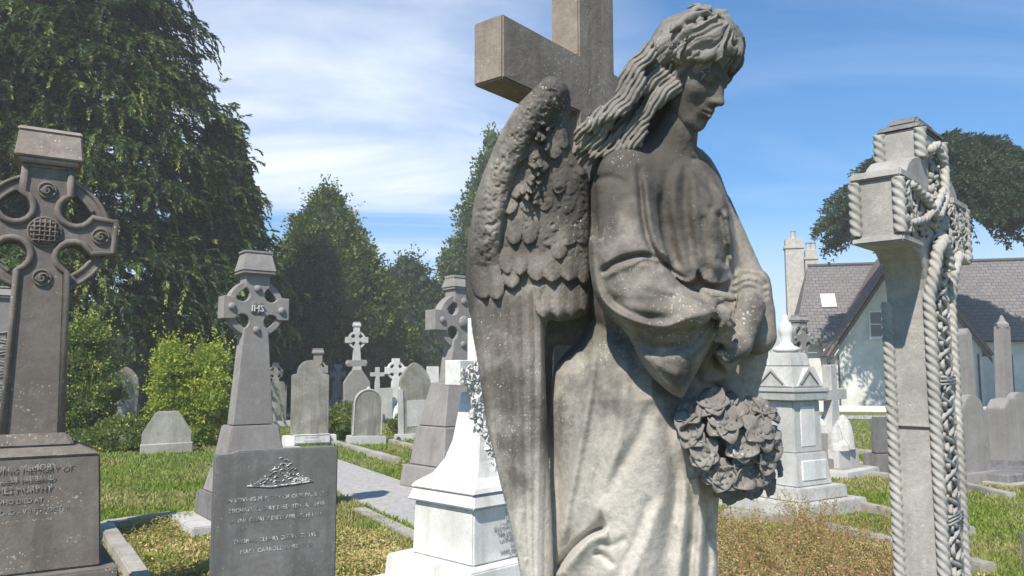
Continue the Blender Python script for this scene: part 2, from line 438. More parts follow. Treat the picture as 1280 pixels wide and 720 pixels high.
# skirt of the robe, reaching down to the pedestal
g.pillow([(742, 400), (722, 425), (700, 450), (690, 480), (688, 600), (688, 700), (684, 860), (900, 860), (893, 720), (896, 640), (905, 560), (918, 500), (925, 440), (850, 400), (790, 385)], 2.50, 0.22, 0.20, 120, 0.03, zfun=lambda x, y: .13 * np.clip((x - 815) / 60, 0, 1) * np.clip((555 - y) / 70, 0, 1) + .06 * np.clip((500 - y) / 70, 0, 1))
g.cap((795, 560, 2.42), (790, 690, 2.40), 62, 66, 0.08)       # thigh and knee under the cloth
g.cap((850, 520, 2.44), (858, 780, 2.46), 42, 40, 0.06)
# trunk
g.pillow([(737, 225), (748, 192), (778, 178), (815, 168), (850, 173), (880, 190), (898, 215), (910, 250), (918, 290), (926, 330), (938, 370), (935, 420), (915, 470), (860, 480), (790, 450), (748, 410), (738, 360), (735, 300)], 2.52, 0.17, 0.17, 75, 0.03)
g.cap((872, 265, 2.43), (880, 320, 2.42), 36, 30, 0.05)      # breast
g.cap((850, 150, 2.44), (832, 205, 2.48), 24, 34, 0.03)      # neck
g.cap((838, 190, 2.50), (785, 205, 2.46), 22, 26, 0.05)      # shoulder line
# near upper arm and elbow
g.cap((782, 222, 2.40), (792, 330, 2.30), 37, 41, 0.04)
g.cap((792, 330, 2.30), (800, 385, 2.27), 40, 38, 0.04)
# far arm: sleeve end, bare forearm and its hand
g.cap((893, 260, 2.60), (935, 360, 2.50), 22, 25, 0.05)
g.cap((938, 358, 2.44), (946, 420, 2.40), 25, 24, 0.015)
g.pillow([(916, 352), (930, 336), (945, 341), (957, 362), (962, 400), (959, 450), (948, 490), (938, 560), (920, 540), (905, 500), (893, 470), (900, 440), (925, 420)], 2.52, 0.06, 0.06, 22, 0.015)
g.cap((934, 385, 2.33), (922, 430, 2.27), 22, 17, 0.012)
g.cap((922, 430, 2.27), (903, 447, 2.24), 17, 12, 0.012)
# hanging sleeve of the near arm, its mouth pointing right
g.pillow([(741, 300), (742, 350), (752, 385), (775, 408), (792, 432), (812, 466), (849, 497), (862, 480), (876, 455), (890, 430), (908, 404), (893, 386), (868, 368), (845, 345), (825, 328), (790, 318), (760, 310)], 2.26, 0.085, 0.15, 38, 0.022, slope=(-0.0004, 0.0))
g.cap((805, 385, 2.20), (880, 398, 2.14), 27, 15, 0.04)
# hollow behind the hem of the tunic
g.pillow([(838, 338), (846, 346), (858, 352), (868, 348), (872, 334), (880, 348), (893, 354), (906, 350), (917, 338), (922, 372), (912, 400), (896, 386), (880, 374), (860, 362), (846, 352)], 2.30, 0.2, 0.115, 7, 0.02, sub=True)
g.cap((868, 372, 2.32), (906, 392, 2.32), 7, 10, 0.01)
g.cap((880, 366, 2.34), (915, 372, 2.34), 6, 6, 0.01)         # girdle
# near hand coming out of the sleeve
g.cap((884, 392, 2.16), (900, 402, 2.17), 11, 9, 0.012)
for i, (a, b, c_) in enumerate((((896, 396, 2.17), (909, 398, 2.17), (917, 406, 2.20)), ((898, 402, 2.17), (910, 406, 2.17), (916, 415, 2.20)), ((898, 407, 2.18), (907, 413, 2.18), (912, 422, 2.20)), ((895, 410, 2.19), (902, 418, 2.19), (906, 426, 2.21)))):
    g.cap(a, b, 4.4, 4.0, 0.004); g.cap(b, c_, 4.0, 3.2, 0.004)
g.cap((888, 386, 2.18), (893, 377, 2.21), 5.5, 4.8, 0.006); g.cap((893, 377, 2.21), (902, 375, 2.26), 4.8, 4.0, 0.005)
# fingers of the far hand, closing over the bouquet stems
for i in range(4):
    a = (908 - i * 1.0, 440 + i * 6, 2.23 + i * .008); b = (893 - i * 1.5, 444 + i * 5.5, 2.21 + i * .008); c_ = (883 - i, 452 + i * 4.5, 2.25 + i * .008)
    g.cap(a, b, 4.8, 4.2, 0.004); g.cap(b, c_, 4.2, 3.4, 0.004)
g.cap((915, 436, 2.23), (905, 424, 2.20), 6, 5, 0.006); g.cap((905, 424, 2.20), (896, 424, 2.20), 4.8, 3.8, 0.005)
# shadowed back of the sleeve mouth
g.pillow([(872, 470), (889, 440), (905, 452), (935, 470), (940, 520), (915, 515), (880, 505), (858, 498)], 2.22, 0.2, 0.24, 14, 0.02, sub=True)
# --- folds
Fo = g.fold
# skirt
Fo([(742, 415), (730, 500), (706, 620), (696, 700)], 7, .014)
Fo([(752, 425), (742, 520), (722, 620), (700, 706)], 6, .010, 'groove')
Fo([(775, 440), (768, 540), (740, 640), (700, 712)], 9, .013)
Fo([(812, 500), (800, 545), (772, 590), (748, 636)], 9, .016, 'groove')
Fo([(760, 660), (740, 668), (718, 688), (694, 720)], 6, .030, 'step', (0.1, 0.1))
Fo([(757, 661), (738, 667), (716, 686), (694, 716)], 4.5, .035, 'groove', (0.1, 0.1))
Fo([(742, 690), (755, 696), (768, 708)], 4, .012, 'groove')
Fo([(745, 678), (765, 682), (785, 672)], 5, .008, 'groove')
Fo([(840, 520), (852, 600), (846, 680), (835, 780)], 10, .014)
Fo([(862, 560), (872, 640), (868, 700), (860, 820)], 7, .016)
Fo([(880, 600), (886, 680), (880, 800)], 4.5, .014, 'groove')
Fo([(850, 560), (842, 640), (820, 720), (790, 830)], 9, .010, 'groove')
Fo([(700, 470), (697, 560), (699, 660)], 4, .008, 'groove')
Fo([(820, 620), (800, 680), (760, 760)], 8, .010)
# near sleeve
Fo([(739, 285), (741, 330), (748, 362), (766, 386), (798, 402), (832, 408), (862, 396), (890, 388)], 5.5, .020, 'ridge', (0.05, 0.2))
Fo([(750, 330), (757, 365), (775, 384), (805, 396), (840, 398)], 5.5, .014, 'groove', (0.3, 0.2))
Fo([(752, 343), (764, 331), (786, 322), (806, 319), (822, 325)], 3.6, .030, 'groove', (0.15, 0.2))
Fo([(754, 348), (768, 338), (790, 330), (812, 329)], 5, .010, 'ridge')
Fo([(792, 334), (806, 327), (820, 330), (828, 338)], 3, .018, 'groove', (0.3, 0.2))
Fo([(762, 402), (790, 424), (822, 436), (858, 430), (880, 410), (897, 392)], 7, .022, 'groove', (0.1, 0.1))
Fo([(760, 373), (800, 378), (850, 374)], 7, .008, 'groove')
Fo([(800, 355), (850, 366), (880, 380)], 6, .008, 'ridge')
Fo([(877, 438), (888, 418), (900, 398)], 3.4, .02, 'groove')
Fo([(800, 440), (830, 462), (852, 470)], 7, .012, 'ridge')
Fo([(775, 412), (800, 440), (822, 470), (846, 492)], 5, .012, 'ridge')
# edge of the mantle down the shoulder
Fo([(797, 205), (801, 240), (805, 280), (815, 312), (836, 336), (860, 352)], 4, .018, 'groove', (0.2, 0.1))
Fo([(806, 215), (811, 260), (820, 300), (842, 330)], 5, .010, 'ridge')
Fo([(770, 200), (762, 260), (768, 310)], 8, .006, 'groove')
Fo([(742, 225), (765, 222), (790, 232)], 5, .007, 'groove')
# tunic over the breast
Fo([(866, 212), (884, 230), (892, 254), (884, 262)], 5, .008, 'groove')
Fo([(884, 222), (900, 250), (903, 275)], 6, .004)
Fo([(846, 200), (836, 250), (845, 305), (856, 345)], 7, .010)
Fo([(862, 205), (862, 260), (868, 300), (872, 334)], 7, .012)
Fo([(884, 268), (884, 300), (892, 345)], 6, .008)
Fo([(902, 262), (908, 300), (912, 336)], 5, .010)
Fo([(862, 198), (880, 201), (898, 215)], 2.6, .010, 'groove')
Fo([(826, 240), (829, 290), (850, 335)], 6, .006, 'groove')
Fo([(893, 322), (905, 326), (913, 306)], 5, .005, 'groove')
# cuff of the far sleeve
for q in (0, 9, 17): Fo([(916, 352 + q), (932, 343 + q), (948, 346 + q), (958, 358 + q)], 3, .010, 'groove', (0.05, 0.05))
nz = snoise(g.PX, g.PY, 5, 3) * .0007 + snoise(g.PX, g.PY, 22, 4) * .0022
g.F += nz.astype(np.float32)[:, :, None]
VF, QF = g.mesh()

# ---- head, carved in its own frame (x her right, y forward, z up) and set on the neck
hs = 0.0022
hx, hy, hz = np.arange(-.135, .135, hs), np.arange(-.155, .15, hs), np.arange(-.16, .19, hs)
HX, HY, HZ = np.meshgrid(hx, hy, hz, indexing='ij'); HX = HX.astype(np.float32); HY = HY.astype(np.float32); HZ = HZ.astype(np.float32)
def ell(c, r, rx=0.0):
    x, y, z = HX - c[0], HY - c[1], HZ - c[2]
    if rx: y, z = y * math.cos(rx) + z * math.sin(rx), -y * math.sin(rx) + z * math.cos(rx)
    k = np.sqrt((x / r[0]) ** 2 + (y / r[1]) ** 2 + (z / r[2]) ** 2)
    return (k - 1) * min(r)
def hcap(a, b, ra, rb):
    a = np.array(a); b = np.array(b); e = b - a; l2 = (e ** 2).sum() + 1e-12
    t = np.clip(((HX - a[0]) * e[0] + (HY - a[1]) * e[1] + (HZ - a[2]) * e[2]) / l2, 0, 1)
    return np.sqrt((HX - a[0] - t * e[0]) ** 2 + (HY - a[1] - t * e[1]) ** 2 + (HZ - a[2] - t * e[2]) ** 2) - (ra + (rb - ra) * t)
def hadd(f, a, b, ra, rb, k):
    """melt one tapered bar into f, working only in the block round it"""
    m = max(ra, rb) + k + .022
    sl = tuple(slice(max(0, int(np.searchsorted(ax, min(a[i], b[i]) - m))), max(1, int(np.searchsorted(ax, max(a[i], b[i]) + m)))) for i, ax in enumerate((hx, hy, hz)))
    X, Y, Z = HX[sl], HY[sl], HZ[sl]
    if not X.size: return f
    a = np.array(a); e = np.array(b) - a; l2 = (e ** 2).sum() + 1e-12
    t = np.clip(((X - a[0]) * e[0] + (Y - a[1]) * e[1] + (Z - a[2]) * e[2]) / l2, 0, 1)
    d = np.sqrt((X - a[0] - t * e[0]) ** 2 + (Y - a[1] - t * e[1]) ** 2 + (Z - a[2] - t * e[2]) ** 2) - (ra + (rb - ra) * t)
    f[sl] = smin(f[sl], d, k); return f
def smax(a, b, k): return -smin(-a, -b, k)
H = ell((0, -.012, .045), (.074, .095, .09))
H = smin(H, ell((0, .030, -.030), (.064, .062, .085)), .03)
H = smin(H, ell((0, .052, -.088), (.030, .032, .026)), .03)
H = smin(H, ell((0, .078, -.101), (.017, .014, .014)), .014)      # chin
for sx in (-1, 1):
    H = smin(H, hcap((sx * .052, .0, -.045), (sx * .022, .062, -.096), .016, .014), .025)   # jaw
    H = smin(H, ell((sx * .038, .062, -.022), (.020, .018, .018)), .018)                       # cheekbone
    H = smax(H, -ell((sx * .033, .101, .010), (.018, .019, .0125)), .012)                      # eye socket
    H = smin(H, ell((sx * .030, .0765, .009), (.0155, .0135, .0125)), .003)                    # eyeball under lowered lid
    H = smax(H, -hcap((sx * .018, .0925, .0035), (sx * .043, .083, .003), .0014, .0012), .002)
    H = smin(H, hcap((sx * .012, .093, .024), (sx * .046, .078, .027), .006, .005), .012)     # brow
    H = smin(H, ell((sx * .010, .102, -.034), (.0075, .010, .0065)), .005)                     # nostril wing
    # ear
    e = hcap((sx * .074, -.006, .016), (sx * .078, .002, .024), .006, .006)
    for p, q in (((.078, .002, .024), (.080, .008, .012)), ((.080, .008, .012), (.074, .006, -.014)), ((.074, .006, -.014), (.070, .008, -.028))):
        e = np.minimum(e, hcap((sx * p[0], p[1] - .012, p[2]), (sx * q[0], q[1] - .012, q[2]), .0055, .005))
    H = smin(H, e, .006)
H = smin(H, hcap((0, .074, .030), (0, .086, -.030), .017, .020), .010)
H = smin(H, hcap((0, .090, .022), (0, .112, -.026), .0080, .0092), .010)    # nose
H = smin(H, ell((0, .1165, -.030), (.0088, .0085, .0075)), .006)
H = smax(H, -hcap((-.005, .110, -.0405), (-.005, .104, -.0405), .0028, .0028), .003); H = smax(H, -hcap((.005, .110, -.0405), (.005, .104, -.0405), .0028, .0028), .003)
H = smin(H, ell((0, .086, -.060), (.026, .013, .022)), .012)
H = smax(H, -hcap((0, .105, -.044), (0, .104, -.051), .003, .0035), .005)
H = smin(H, hcap((-.014, .0945, -.0585), (0, .1035, -.0545), .004, .0052), .004); H = smin(H, hcap((.014, .0945, -.0585), (0, .1035, -.0545), .004, .0052), .004)
H = smin(H, hcap((-.013, .0930, -.0675), (0, .1010, -.0700), .0045, .0062), .004); H = smin(H, hcap((.013, .0930, -.0675), (0, .1010, -.0700), .0045, .0062), .004)
H = smax(H, -hcap((-.021, .0925, -.0625), (0, .1085, -.0622), .0018, .0022), .002); H = smax(H, -hcap((.021, .0925, -.0625), (0, .1085, -.0622), .0018, .0022), .002)
H = smax(H, -hcap((-.012, .097, -.083), (.012, .097, -.083), .006, .006), .012)
H = smin(H, hcap((0, -.02, -.08), (0, -.045, -.18), .050, .056), .02)     # neck stump
VH, QH = surface_nets(H)
# ---- hair: waved roll round the brow, strands drawn back
_X, _Y, _Z = HX, HY, HZ
HX = _X + .006 * np.sin(_Y * 48 + _Z * 31) + .003 * np.sin(_Z * 95 + 1); HY = _Y + .005 * np.sin(_X * 57 + _Z * 40 + 2); HZ = _Z + .006 * np.sin(_X * 44 - _Y * 52 + 1) + .003 * np.sin(_Y * 90)
hf = ell((0, -.020, .047), (.094, .112, .105))
hf = smax(hf, (HY - .070 - .25 * (HZ - .03)) * 0.9, .012)            # open at the face
hf = smax(hf, ell((0, -.03, .06), (.12, .13, .155)), .01)
hf = smax(hf, -ell((0, .095, -.078), (.085, .092, .105)), .01)
for k in range(0):
    u = -1.02 + 2.04 * (k + .5) / 30; sd = 1 if u > 0 else -1
    th = u * 1.75                                                   # angle from the crown round to each ear
    pts = []
    for j in range(9):
        t = j / 8
        ax = math.sin(th) * (1 - t * .45); az = math.cos(th) * (1 - t * .15)
        fy = .050 - t * .165
        rr = math.sqrt(max(0.02, 1 - ((fy + .018) / .118) ** 2))
        wv = .012 * math.sin(t * 10 + k * 0.45 + (0 if sd > 0 else 2))
        pts.append((ax * (.090) * rr + wv * math.cos(th) , fy - .01 * abs(math.sin(th)), .048 + az * .104 * rr - abs(math.sin(th)) * .012 + wv * math.sin(th) * .6 - t * t * .02))
    rad0 = (.0165, .011, .0145)[k % 3]
    for j in range(8):
        ra = rad0 * (1.15 - .04 * j) + (.002 if j % 3 == 1 else 0); hf = hadd(hf, pts[j], pts[j + 1], ra, ra * .97, .0022)
for k in range(14):                                                  # short locks curling over the roll
    u = -1 + 2 * (k + .5) / 14; th = u * 1.6
    c0 = (math.sin(th) * .080, .070 - .018 * abs(u), .048 + math.cos(th) * .088)
    c1 = (c0[0] * 1.12, c0[1] + .012, c0[2] + .012); c2 = (c0[0] * 1.16 + .012, c0[1] - .014, c0[2] + .014 * math.cos(th)); 
    hf = hadd(hf, c0, c1, .010, .012, .003); hf = hadd(hf, c1, c2, .012, .006, .003)
for sx in (-1, 1):                                                   # locks parted over the forehead
    for k in range(6):
        o = k * .0125
        P3 = crom([(sx * .004, .066 - o * .55, .120 + o * .35), (sx * .030, .084 - o * .5, .096 + o * .9), (sx * (.058 + o * .1), .070 - o * .4, .060 + o * 1.0), (sx * (.079 + o * .08), .036 - o * .3, .040 + o), (sx * .090, -.004 - o * .3, .030 + o * .9 + .006 * (k % 2))], False, 3)
        for n_, (a_, b_) in enumerate(zip(P3, P3[1:])): 
            ra = .0155 + .0035 * math.sin(n_ * 1.5 + k * 1.7); hf = hadd(hf, a_, b_, ra, ra, .0025)
for sx in (-1, 1):                                                   # gathered over the ear to the nape
    for k in range(7):
        p0 = (sx * .076, .045 - k * .008, .045 + k * .006); p1 = (sx * .090, .012 - k * .004, .020 + k * .004 + .006 * (k % 2)); p2 = (sx * (.082 - k * .003), -.035, .004 + k * .004); p3 = (sx * .052, -.085, -.020 + k * .003)
        P3 = crom([p0, p1, p2, p3], False, 3)
        for a_, b_ in zip(P3, P3[1:]): hf = hadd(hf, a_, b_, .0095, .009, .003)
hf = smin(hf, ell((0, -.095, -.02), (.045, .035, .045)), .015)
rl = random.Random(17)
for k in range(38):                                                   # loose lock tips lifting off the mass
    th = rl.uniform(-1.4, 1.4); y0_ = rl.uniform(-.03, .035); sw = rl.choice((-1, 1)); ln = rl.uniform(.035, .065); pts = []
    for j in range(5):
        t = j / 4; yy = y0_ - ln * (t - .3 * t * t) ; a = th + sw * .30 * math.sin(t * 2.6) + (.25 if th > 0 else -.25) * t
        q = math.sqrt(max(.05, 1 - ((yy + .018) / .122) ** 2)); lift = 1.03 + .10 * t * t
        pts.append((math.sin(a) * .104 * q * lift, yy, .048 + math.cos(a) * .114 * q * lift - .012 * abs(math.sin(a))))
    if rl.random() < .5: pts = [(p[0], 2 * y0_ - p[1] if 2 * y0_ - p[1] < .085 else .085, p[2]) for p in pts]
    r0 = rl.uniform(.009, .013)
    for j in range(4): hf = hadd(hf, pts[j], pts[j + 1], r0 * (1 - j * .22), r0 * (.78 - j * .22) + .0005, .0018)
HX, HY, HZ = _X, _Y, _Z
ph = np.arctan2(HX, HZ - .045)
hf = smax(hf, ell((0, -.014, .043), (.118, .124, .128)), .008)
ax_ = np.array([0, .45, .89]); pz_ = HY * ax_[1] + (HZ - .045) * ax_[2]; py_ = -(HY * ax_[2] - (HZ - .045) * ax_[1])
psi = np.arctan2(HX, py_); ds_ = np.sqrt(HX ** 2 + py_ ** 2)               # strands fan out from the parting in waves
ww1 = psi + .16 * np.sin(ds_ * 62 + 1.5 * np.sin(psi * 4)) + .06 * np.sin(ds_ * 130 + psi * 7)
cut_ = np.clip((ds_ - .015) * 40, 0, 1)
hf = hf - cut_ * (.0052 * (1 - 2 * np.abs(np.sin(6.5 * ww1)) ** .7) + .0024 * np.sin(31 * ww1 + 1) + .0030 * np.sin(ds_ * 62 + psi * 3))
VHa, QHa = surface_nets(hf)
f_ = np.array([.60, -.46, -.65]); f_ /= np.linalg.norm(f_)
r_ = np.array([-.77, .08, -.63]); r_ -= f_ * r_.dot(f_); r_ /= np.linalg.norm(r_)
u_ = np.array([f_[1] * r_[2] - f_[2] * r_[1], f_[2] * r_[0] - f_[0] * r_[2], f_[0] * r_[1] - f_[1] * r_[0]])
HSC = 1.22; HO = (862, 96, 2.43)
def headw(V):
    v = V * hs + np.array([hx[0], hy[0], hz[0]])
    c = (v[:, :1] * r_ + v[:, 1:2] * f_ + v[:, 2:3] * u_) * HSC
    X = (HO[0] - 640) / F * HO[2] + c[:, 0]; Y = (360 - HO[1]) / F * HO[2] + c[:, 1]; z = HO[2] + c[:, 2]
    return np.stack([X, z * cp - Y * SNP, CH + Y * cp + z * SNP], 1)
def handed():   # does the head frame keep orientation?
    w = headw(np.array([[0, 0, 0], [1, 0, 0], [0, 1, 0], [0, 0, 1.]]))
    return np.linalg.det(w[1:] - w[0]) > 0
WH, WHa = headw(VH), headw(VHa)
if not handed(): QH = QH[:, ::-1]; QHa = QHa[:, ::-1]
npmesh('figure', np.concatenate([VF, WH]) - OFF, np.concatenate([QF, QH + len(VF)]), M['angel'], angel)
# loose tresses falling behind the shoulder
t_ = Carve(700, 880, 50, 225, 2.26, 2.62, 1.1, 0.003)
rt = random.Random(3)
trs = [([(826, 70), (806, 96), (786, 130), (764, 160), (738, 182), (720, 204)], [13, 12, 11, 11, 9, 4]),
       ([(832, 92), (812, 112), (796, 140), (776, 168), (752, 184), (728, 200)], [13, 12, 11, 9, 7, 3]),
       ([(820, 82), (800, 104), (778, 124), (756, 152), (736, 172), (722, 186)], [11, 12, 10, 10, 8, 3]),
       ([(836, 104), (820, 124), (806, 148), (786, 172), (764, 186), (742, 196)], [10, 11, 9, 8, 6, 3]),
       ([(812, 66), (796, 90), (790, 104), (772, 134), (750, 150), (734, 168)], [9, 10, 9, 8, 7, 2])]
for i, (pp, rr) in enumerate(trs):
    for j in range(3):
        q = [(x + (j - 1.0) * 5.0 + 5 * math.sin(n * 1.9 + i * 2 + j), y + (j - 1.5) * 3.6 + 4 * math.cos(n * 1.7 + i + j * 2), 2.44 - .02 * i - .012 * j + .012 * math.sin(n + j) + n * .006) for n, (x, y) in enumerate(pp)]
        t_.chain(q, [r * .78 * rt.uniform(.8, 1.25) for r in rr], 0.005)
pc_ = t_.PX * .78 + t_.PY * .62; sc_ = -t_.PX * .62 + t_.PY * .78
t_.F += (.0026 * np.sin(pc_ * 1.05 + 2.2 * np.sin(sc_ * .10) + .8 * np.sin(sc_ * .23)))[:, :, None].astype(np.float32)
VT, QT = t_.mesh()
npmesh('hair', np.concatenate([WHa, VT]) - OFF, np.concatenate([QHa, QT + len(WHa)]), M['angel_hair'], angel)

# ---- the wings
def feather(Hm, PX, PY, tx, ty, Ln, w, ang, h, rib=0.0015):
    """tongue-shaped feather whose free tip is at tx,ty; ang 0 points down"""
    ca, sa = math.cos(ang), math.sin(ang)
    dx, dy = PX - tx, PY - ty
    s_ = -(dy * ca + dx * sa); t = dx * ca - dy * sa
    ww = np.where(s_ < w * 1.3, w * np.sqrt(np.clip(1 - (1 - s_ / (w * 1.3)) ** 2, 0, 1)), w)
    ins = (s_ > 0) & (s_ < Ln) & (np.abs(t) < ww)
    q = np.abs(t) / np.maximum(ww, .1)
    hh = h * (1 - s_ / Ln) * (1 - .45 * q ** 2) + .0015 * np.exp(-(t / (w * .12)) ** 2) - .0008 * (np.sin(s_ * .8 + np.abs(t) * .9) > .6)
    hh = hh + .0010 * np.cos(t * 2.2) * (q > .15)
    return np.where(ins, np.maximum(Hm, hh), Hm)
w_ = Carve(575, 745, 84, 860, 2.22, 2.62, 1.25, 0.005)
PX, PY = w_.PX, w_.PY
wing_out = [(672, 106), (684, 96), (698, 98), (711, 113), (713, 140), (712, 180), (724, 205), (736, 225), (737, 300), (737, 370), (734, 392), (716, 399), (700, 402), (684, 404), (681, 450), (684, 540), (689, 640), (692, 730), (690, 830), (676, 850), (665, 790), (650, 713), (637, 650), (624, 596), (607, 518), (597, 450), (589, 400), (587, 332), (591, 262), (599, 232), (617, 186), (632, 155), (647, 132)]
Hm = np.zeros_like(PX)
rf = random.Random(11)
# long primaries
for x_, top, tip in ((600, 380, 640), (613, 370, 700), (628, 370, 760), (645, 370, 800), (660, 365, 838), (674, 360, 846)):
    for dn in range(1):
        pts = [(x_, top), (x_ + (8 if x_ < 640 else 2), 480), (x_ * .72 + 188, 600), (x_ * .45 + 368, 720), (x_ * .3 + 473, tip)]
        d, al = line_d(PX, PY, pts)
        Hm = np.maximum(Hm, .013 * (1 - np.clip(np.abs(d) / 9, 0, 1) ** 2) + .004 * ((675 - x_) / 75) * (np.abs(d) < 9)) * 1.0
        Hm = Hm + .0025 * np.exp(-(d / 1.6) ** 2)
# covert rows, lowest first
rows = [(398, [(716, 13, 46), (698, 12, 50), (682, 12, 44)], .034), (392, [(730, 10, 44)], .034),
        (372, [(608, 12, 50), (624, 12, 54)], .036), (360, [(640, 11, 44)], .034), (344, [(652, 10, 34), (636, 9, 34)], .03),
        (352, [(672, 13, 40), (690, 14, 42), (710, 14, 42), (728, 10, 40)], .026)]
for ty, lst, h in rows:
    for tx, w2, Ln in lst: Hm = feather(Hm, PX, PY, tx + rf.uniform(-2, 2), ty + rf.uniform(-3, 3), Ln, w2, (tx - 680) * -.003 + rf.uniform(-.06, .06), h)
for ty in range(330, 150, -21):
    for i in range(5):
        x0 = 640 + i * 23 + (10 if (ty // 21) % 2 else 0) - (330 - ty) * .02
        if x0 > 734: continue
        if rf.random() < .15: continue
        Hm = feather(Hm, PX, PY, x0 + rf.uniform(-4, 4), ty + rf.uniform(-6, 6), 36, rf.uniform(9, 13), rf.uniform(-.25, .2), rf.choice((.006, .009, .012, .020)))
# arm of the wing, a thick rounded pitted band along the leading edge
d, al = line_d(PX, PY, [(692, 112), (668, 140), (640, 180), (620, 232), (608, 290), (606, 335)])
band = np.clip(1 - (np.abs(d) / 20) ** 2, 0, 1) ** .5 * .050 * np.clip((1 - al) * 5, 0, 1)
band += (np.abs(d) < 19) * (np.clip(snoise(PX, PY, 2.2, 8), -1, .2) * .0045 + snoise(PX, PY, 7, 18) * .002)
Hm = np.maximum(Hm, band)
# ruffled broken feathers down the middle
for i in range(34):
    t = rf.random(); cx_ = 688 - t * 30 + rf.uniform(-9, 9); cy_ = 128 + t * 130
    Hm = feather(Hm, PX, PY, cx_, cy_, rf.uniform(9, 18), rf.uniform(3, 6), rf.uniform(-1.2, .5), rf.uniform(.03, .055))
Hm += np.clip((345 - PY) / 60, 0, 1) * (snoise(PX, PY, 3.0, 9) * .0012 + np.clip(snoise(PX, PY, 5.0, 29) - .5, 0, 1) * -.010)
w_.pillow(wing_out, 2.42, 0.035, 0.045, 16, 0.01, zfun=lambda x, y: ((x - 672) / 80) ** 2 * .07 + np.clip((y - 400) / 400, 0, 1) * -.03, relief=Hm)
w_.F += (snoise(PX, PY, 20, 5) * .002).astype(np.float32)[:, :, None]
VW, QW = w_.mesh()
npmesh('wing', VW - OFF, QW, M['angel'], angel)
w2c = Carve(575, 760, 130, 620, 2.44, 2.86, 3.0, 0.008)
w2c.pillow([(x - 5 + (0 if y < 350 else 14), max(y + 30, 138)) for x, y in wing_out if y < 560], 2.66, .03, .04, 16, .01, zfun=lambda x, y: -np.clip((x - 672) / 80, -1, 1) ** 2 * .05)
V2, Q2 = w2c.mesh()
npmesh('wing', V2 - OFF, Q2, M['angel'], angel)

# ---- plain cross behind her: broad face turned 51 degrees to the right
z0 = 2.85; sh = camw(725, 200, z0)
cd_ = Vector((math.sin(R(39)), math.cos(R(39)), 0)); sd_ = Vector((-math.cos(R(39)), math.sin(R(39)), 0))
yA = at(628, 18, 1).y * 2.50
topz = at(628, 18, 2.46).z; botz = at(628, 98, 2.46).z
bm = bmesh.new()
W_, T_, L_ = .242, .125, .432
# local frame: x along the broad face, -y its front normal
def cross_outline(w, a, zb, zt, ztop, z0_, flare=0.0):
    return [(0, z0_), (w, z0_), (w, zb), (w + a, zb), (w + a, zt), (w, zt), (w, ztop), (0, ztop), (0, zt), (-a, zt), (-a, zb), (0, zb)]
prism(bm, cross_outline(W_, L_, botz, topz, 3.05, .55), 0, T_)
xo = bobj('cross', bm, M['angel_cross'], None, bevel=.006, seg=2)
xo.parent = angel
xo.location = Vector((.085 * z0 , sh.y, 0)) - Vector((base.x, base.y, 0)); xo.rotation_euler = (0, 0, R(90 - 39))
# pedestal under the figure, below the frame
bm = bmesh.new(); cbox(bm, 1.15, 1.15, 0, .16); cbox(bm, .95, .95, .16, .36, .02); cbox(bm, .82, .82, .36, .72, .02)
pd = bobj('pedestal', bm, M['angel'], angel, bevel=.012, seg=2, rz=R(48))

# ---- bouquet
def petal(bm, c, nrm, up, ln, wd, cup, th=.009):
    nrm = nrm.normalized(); s_ = nrm.cross(up).normalized(); u2 = s_.cross(nrm)
    nu, nv = 5, 5; top = []; bot = []
    for i in range(nu + 1):
        a = i / nu; ra = []; rb = []
        wdt = wd * math.sin(math.pi * min(.96, .14 + .86 * a)) ** .5
        for j in range(nv + 1):
            b = -1 + 2 * j / nv
            p = c + u2 * ln * (a - .1) + s_ * wdt * b + nrm * (cup * (b * b * .5 - a * a * .9 + .45 * a) + .05 * cup * math.sin(6 * b + 3 * a))
            ra.append(bm.verts.new(p + nrm * th * .5)); rb.append(bm.verts.new(p - nrm * th * .5))
        top.append(ra); bot.append(rb)
    for i in range(nu):
        for j in range(nv):
            bm.faces.new((top[i][j], top[i][j + 1], top[i + 1][j + 1], top[i + 1][j])); bm.faces.new((bot[i][j + 1], bot[i][j], bot[i + 1][j], bot[i + 1][j + 1]))
    for i in range(nu):
        bm.faces.new((top[i][0], top[i + 1][0], bot[i + 1][0], bot[i][0])); bm.faces.new((top[i + 1][nv], top[i][nv], bot[i][nv], bot[i + 1][nv]))
    for j in range(nv):
        bm.faces.new((top[0][j + 1], top[0][j], bot[0][j], bot[0][j + 1])); bm.faces.new((top[nu][j], top[nu][j + 1], bot[nu][j + 1], bot[nu][j]))
def rose(bm, c, nrm, r, n, rnd):
    nrm = nrm.normalized(); U = nrm.orthogonal().normalized(); V2 = nrm.cross(U); a0 = rnd.uniform(0, 6)
    for k in range(n):
        a = a0 + 2 * math.pi * k / n; o = U * math.cos(a) + V2 * math.sin(a)
        petal(bm, c + o * r * .12, (nrm * .8 - o * rnd.uniform(.0, .5)), o, r * rnd.uniform(.85, 1.25), r * .60, r * rnd.uniform(.35, .6), .007)
    dome(bm, c, r * .24, r * .25, nrm, 8, 3)
bm = bmesh.new(); rb = random.Random(5)
bc = camw(914, 560, 2.32)
fl = [(866, 520, 30), (893, 508, 26), (868, 545, 24), (905, 530, 27), (882, 570, 24), (955, 515, 22), (948, 540, 26), (925, 560, 25), (955, 570, 26), (935, 592, 30), (905, 595, 24), (958, 602, 20), (915, 612, 20), (890, 592, 18), (893, 492, 16), (940, 612, 18), (962, 546, 20), (972, 585, 14)]
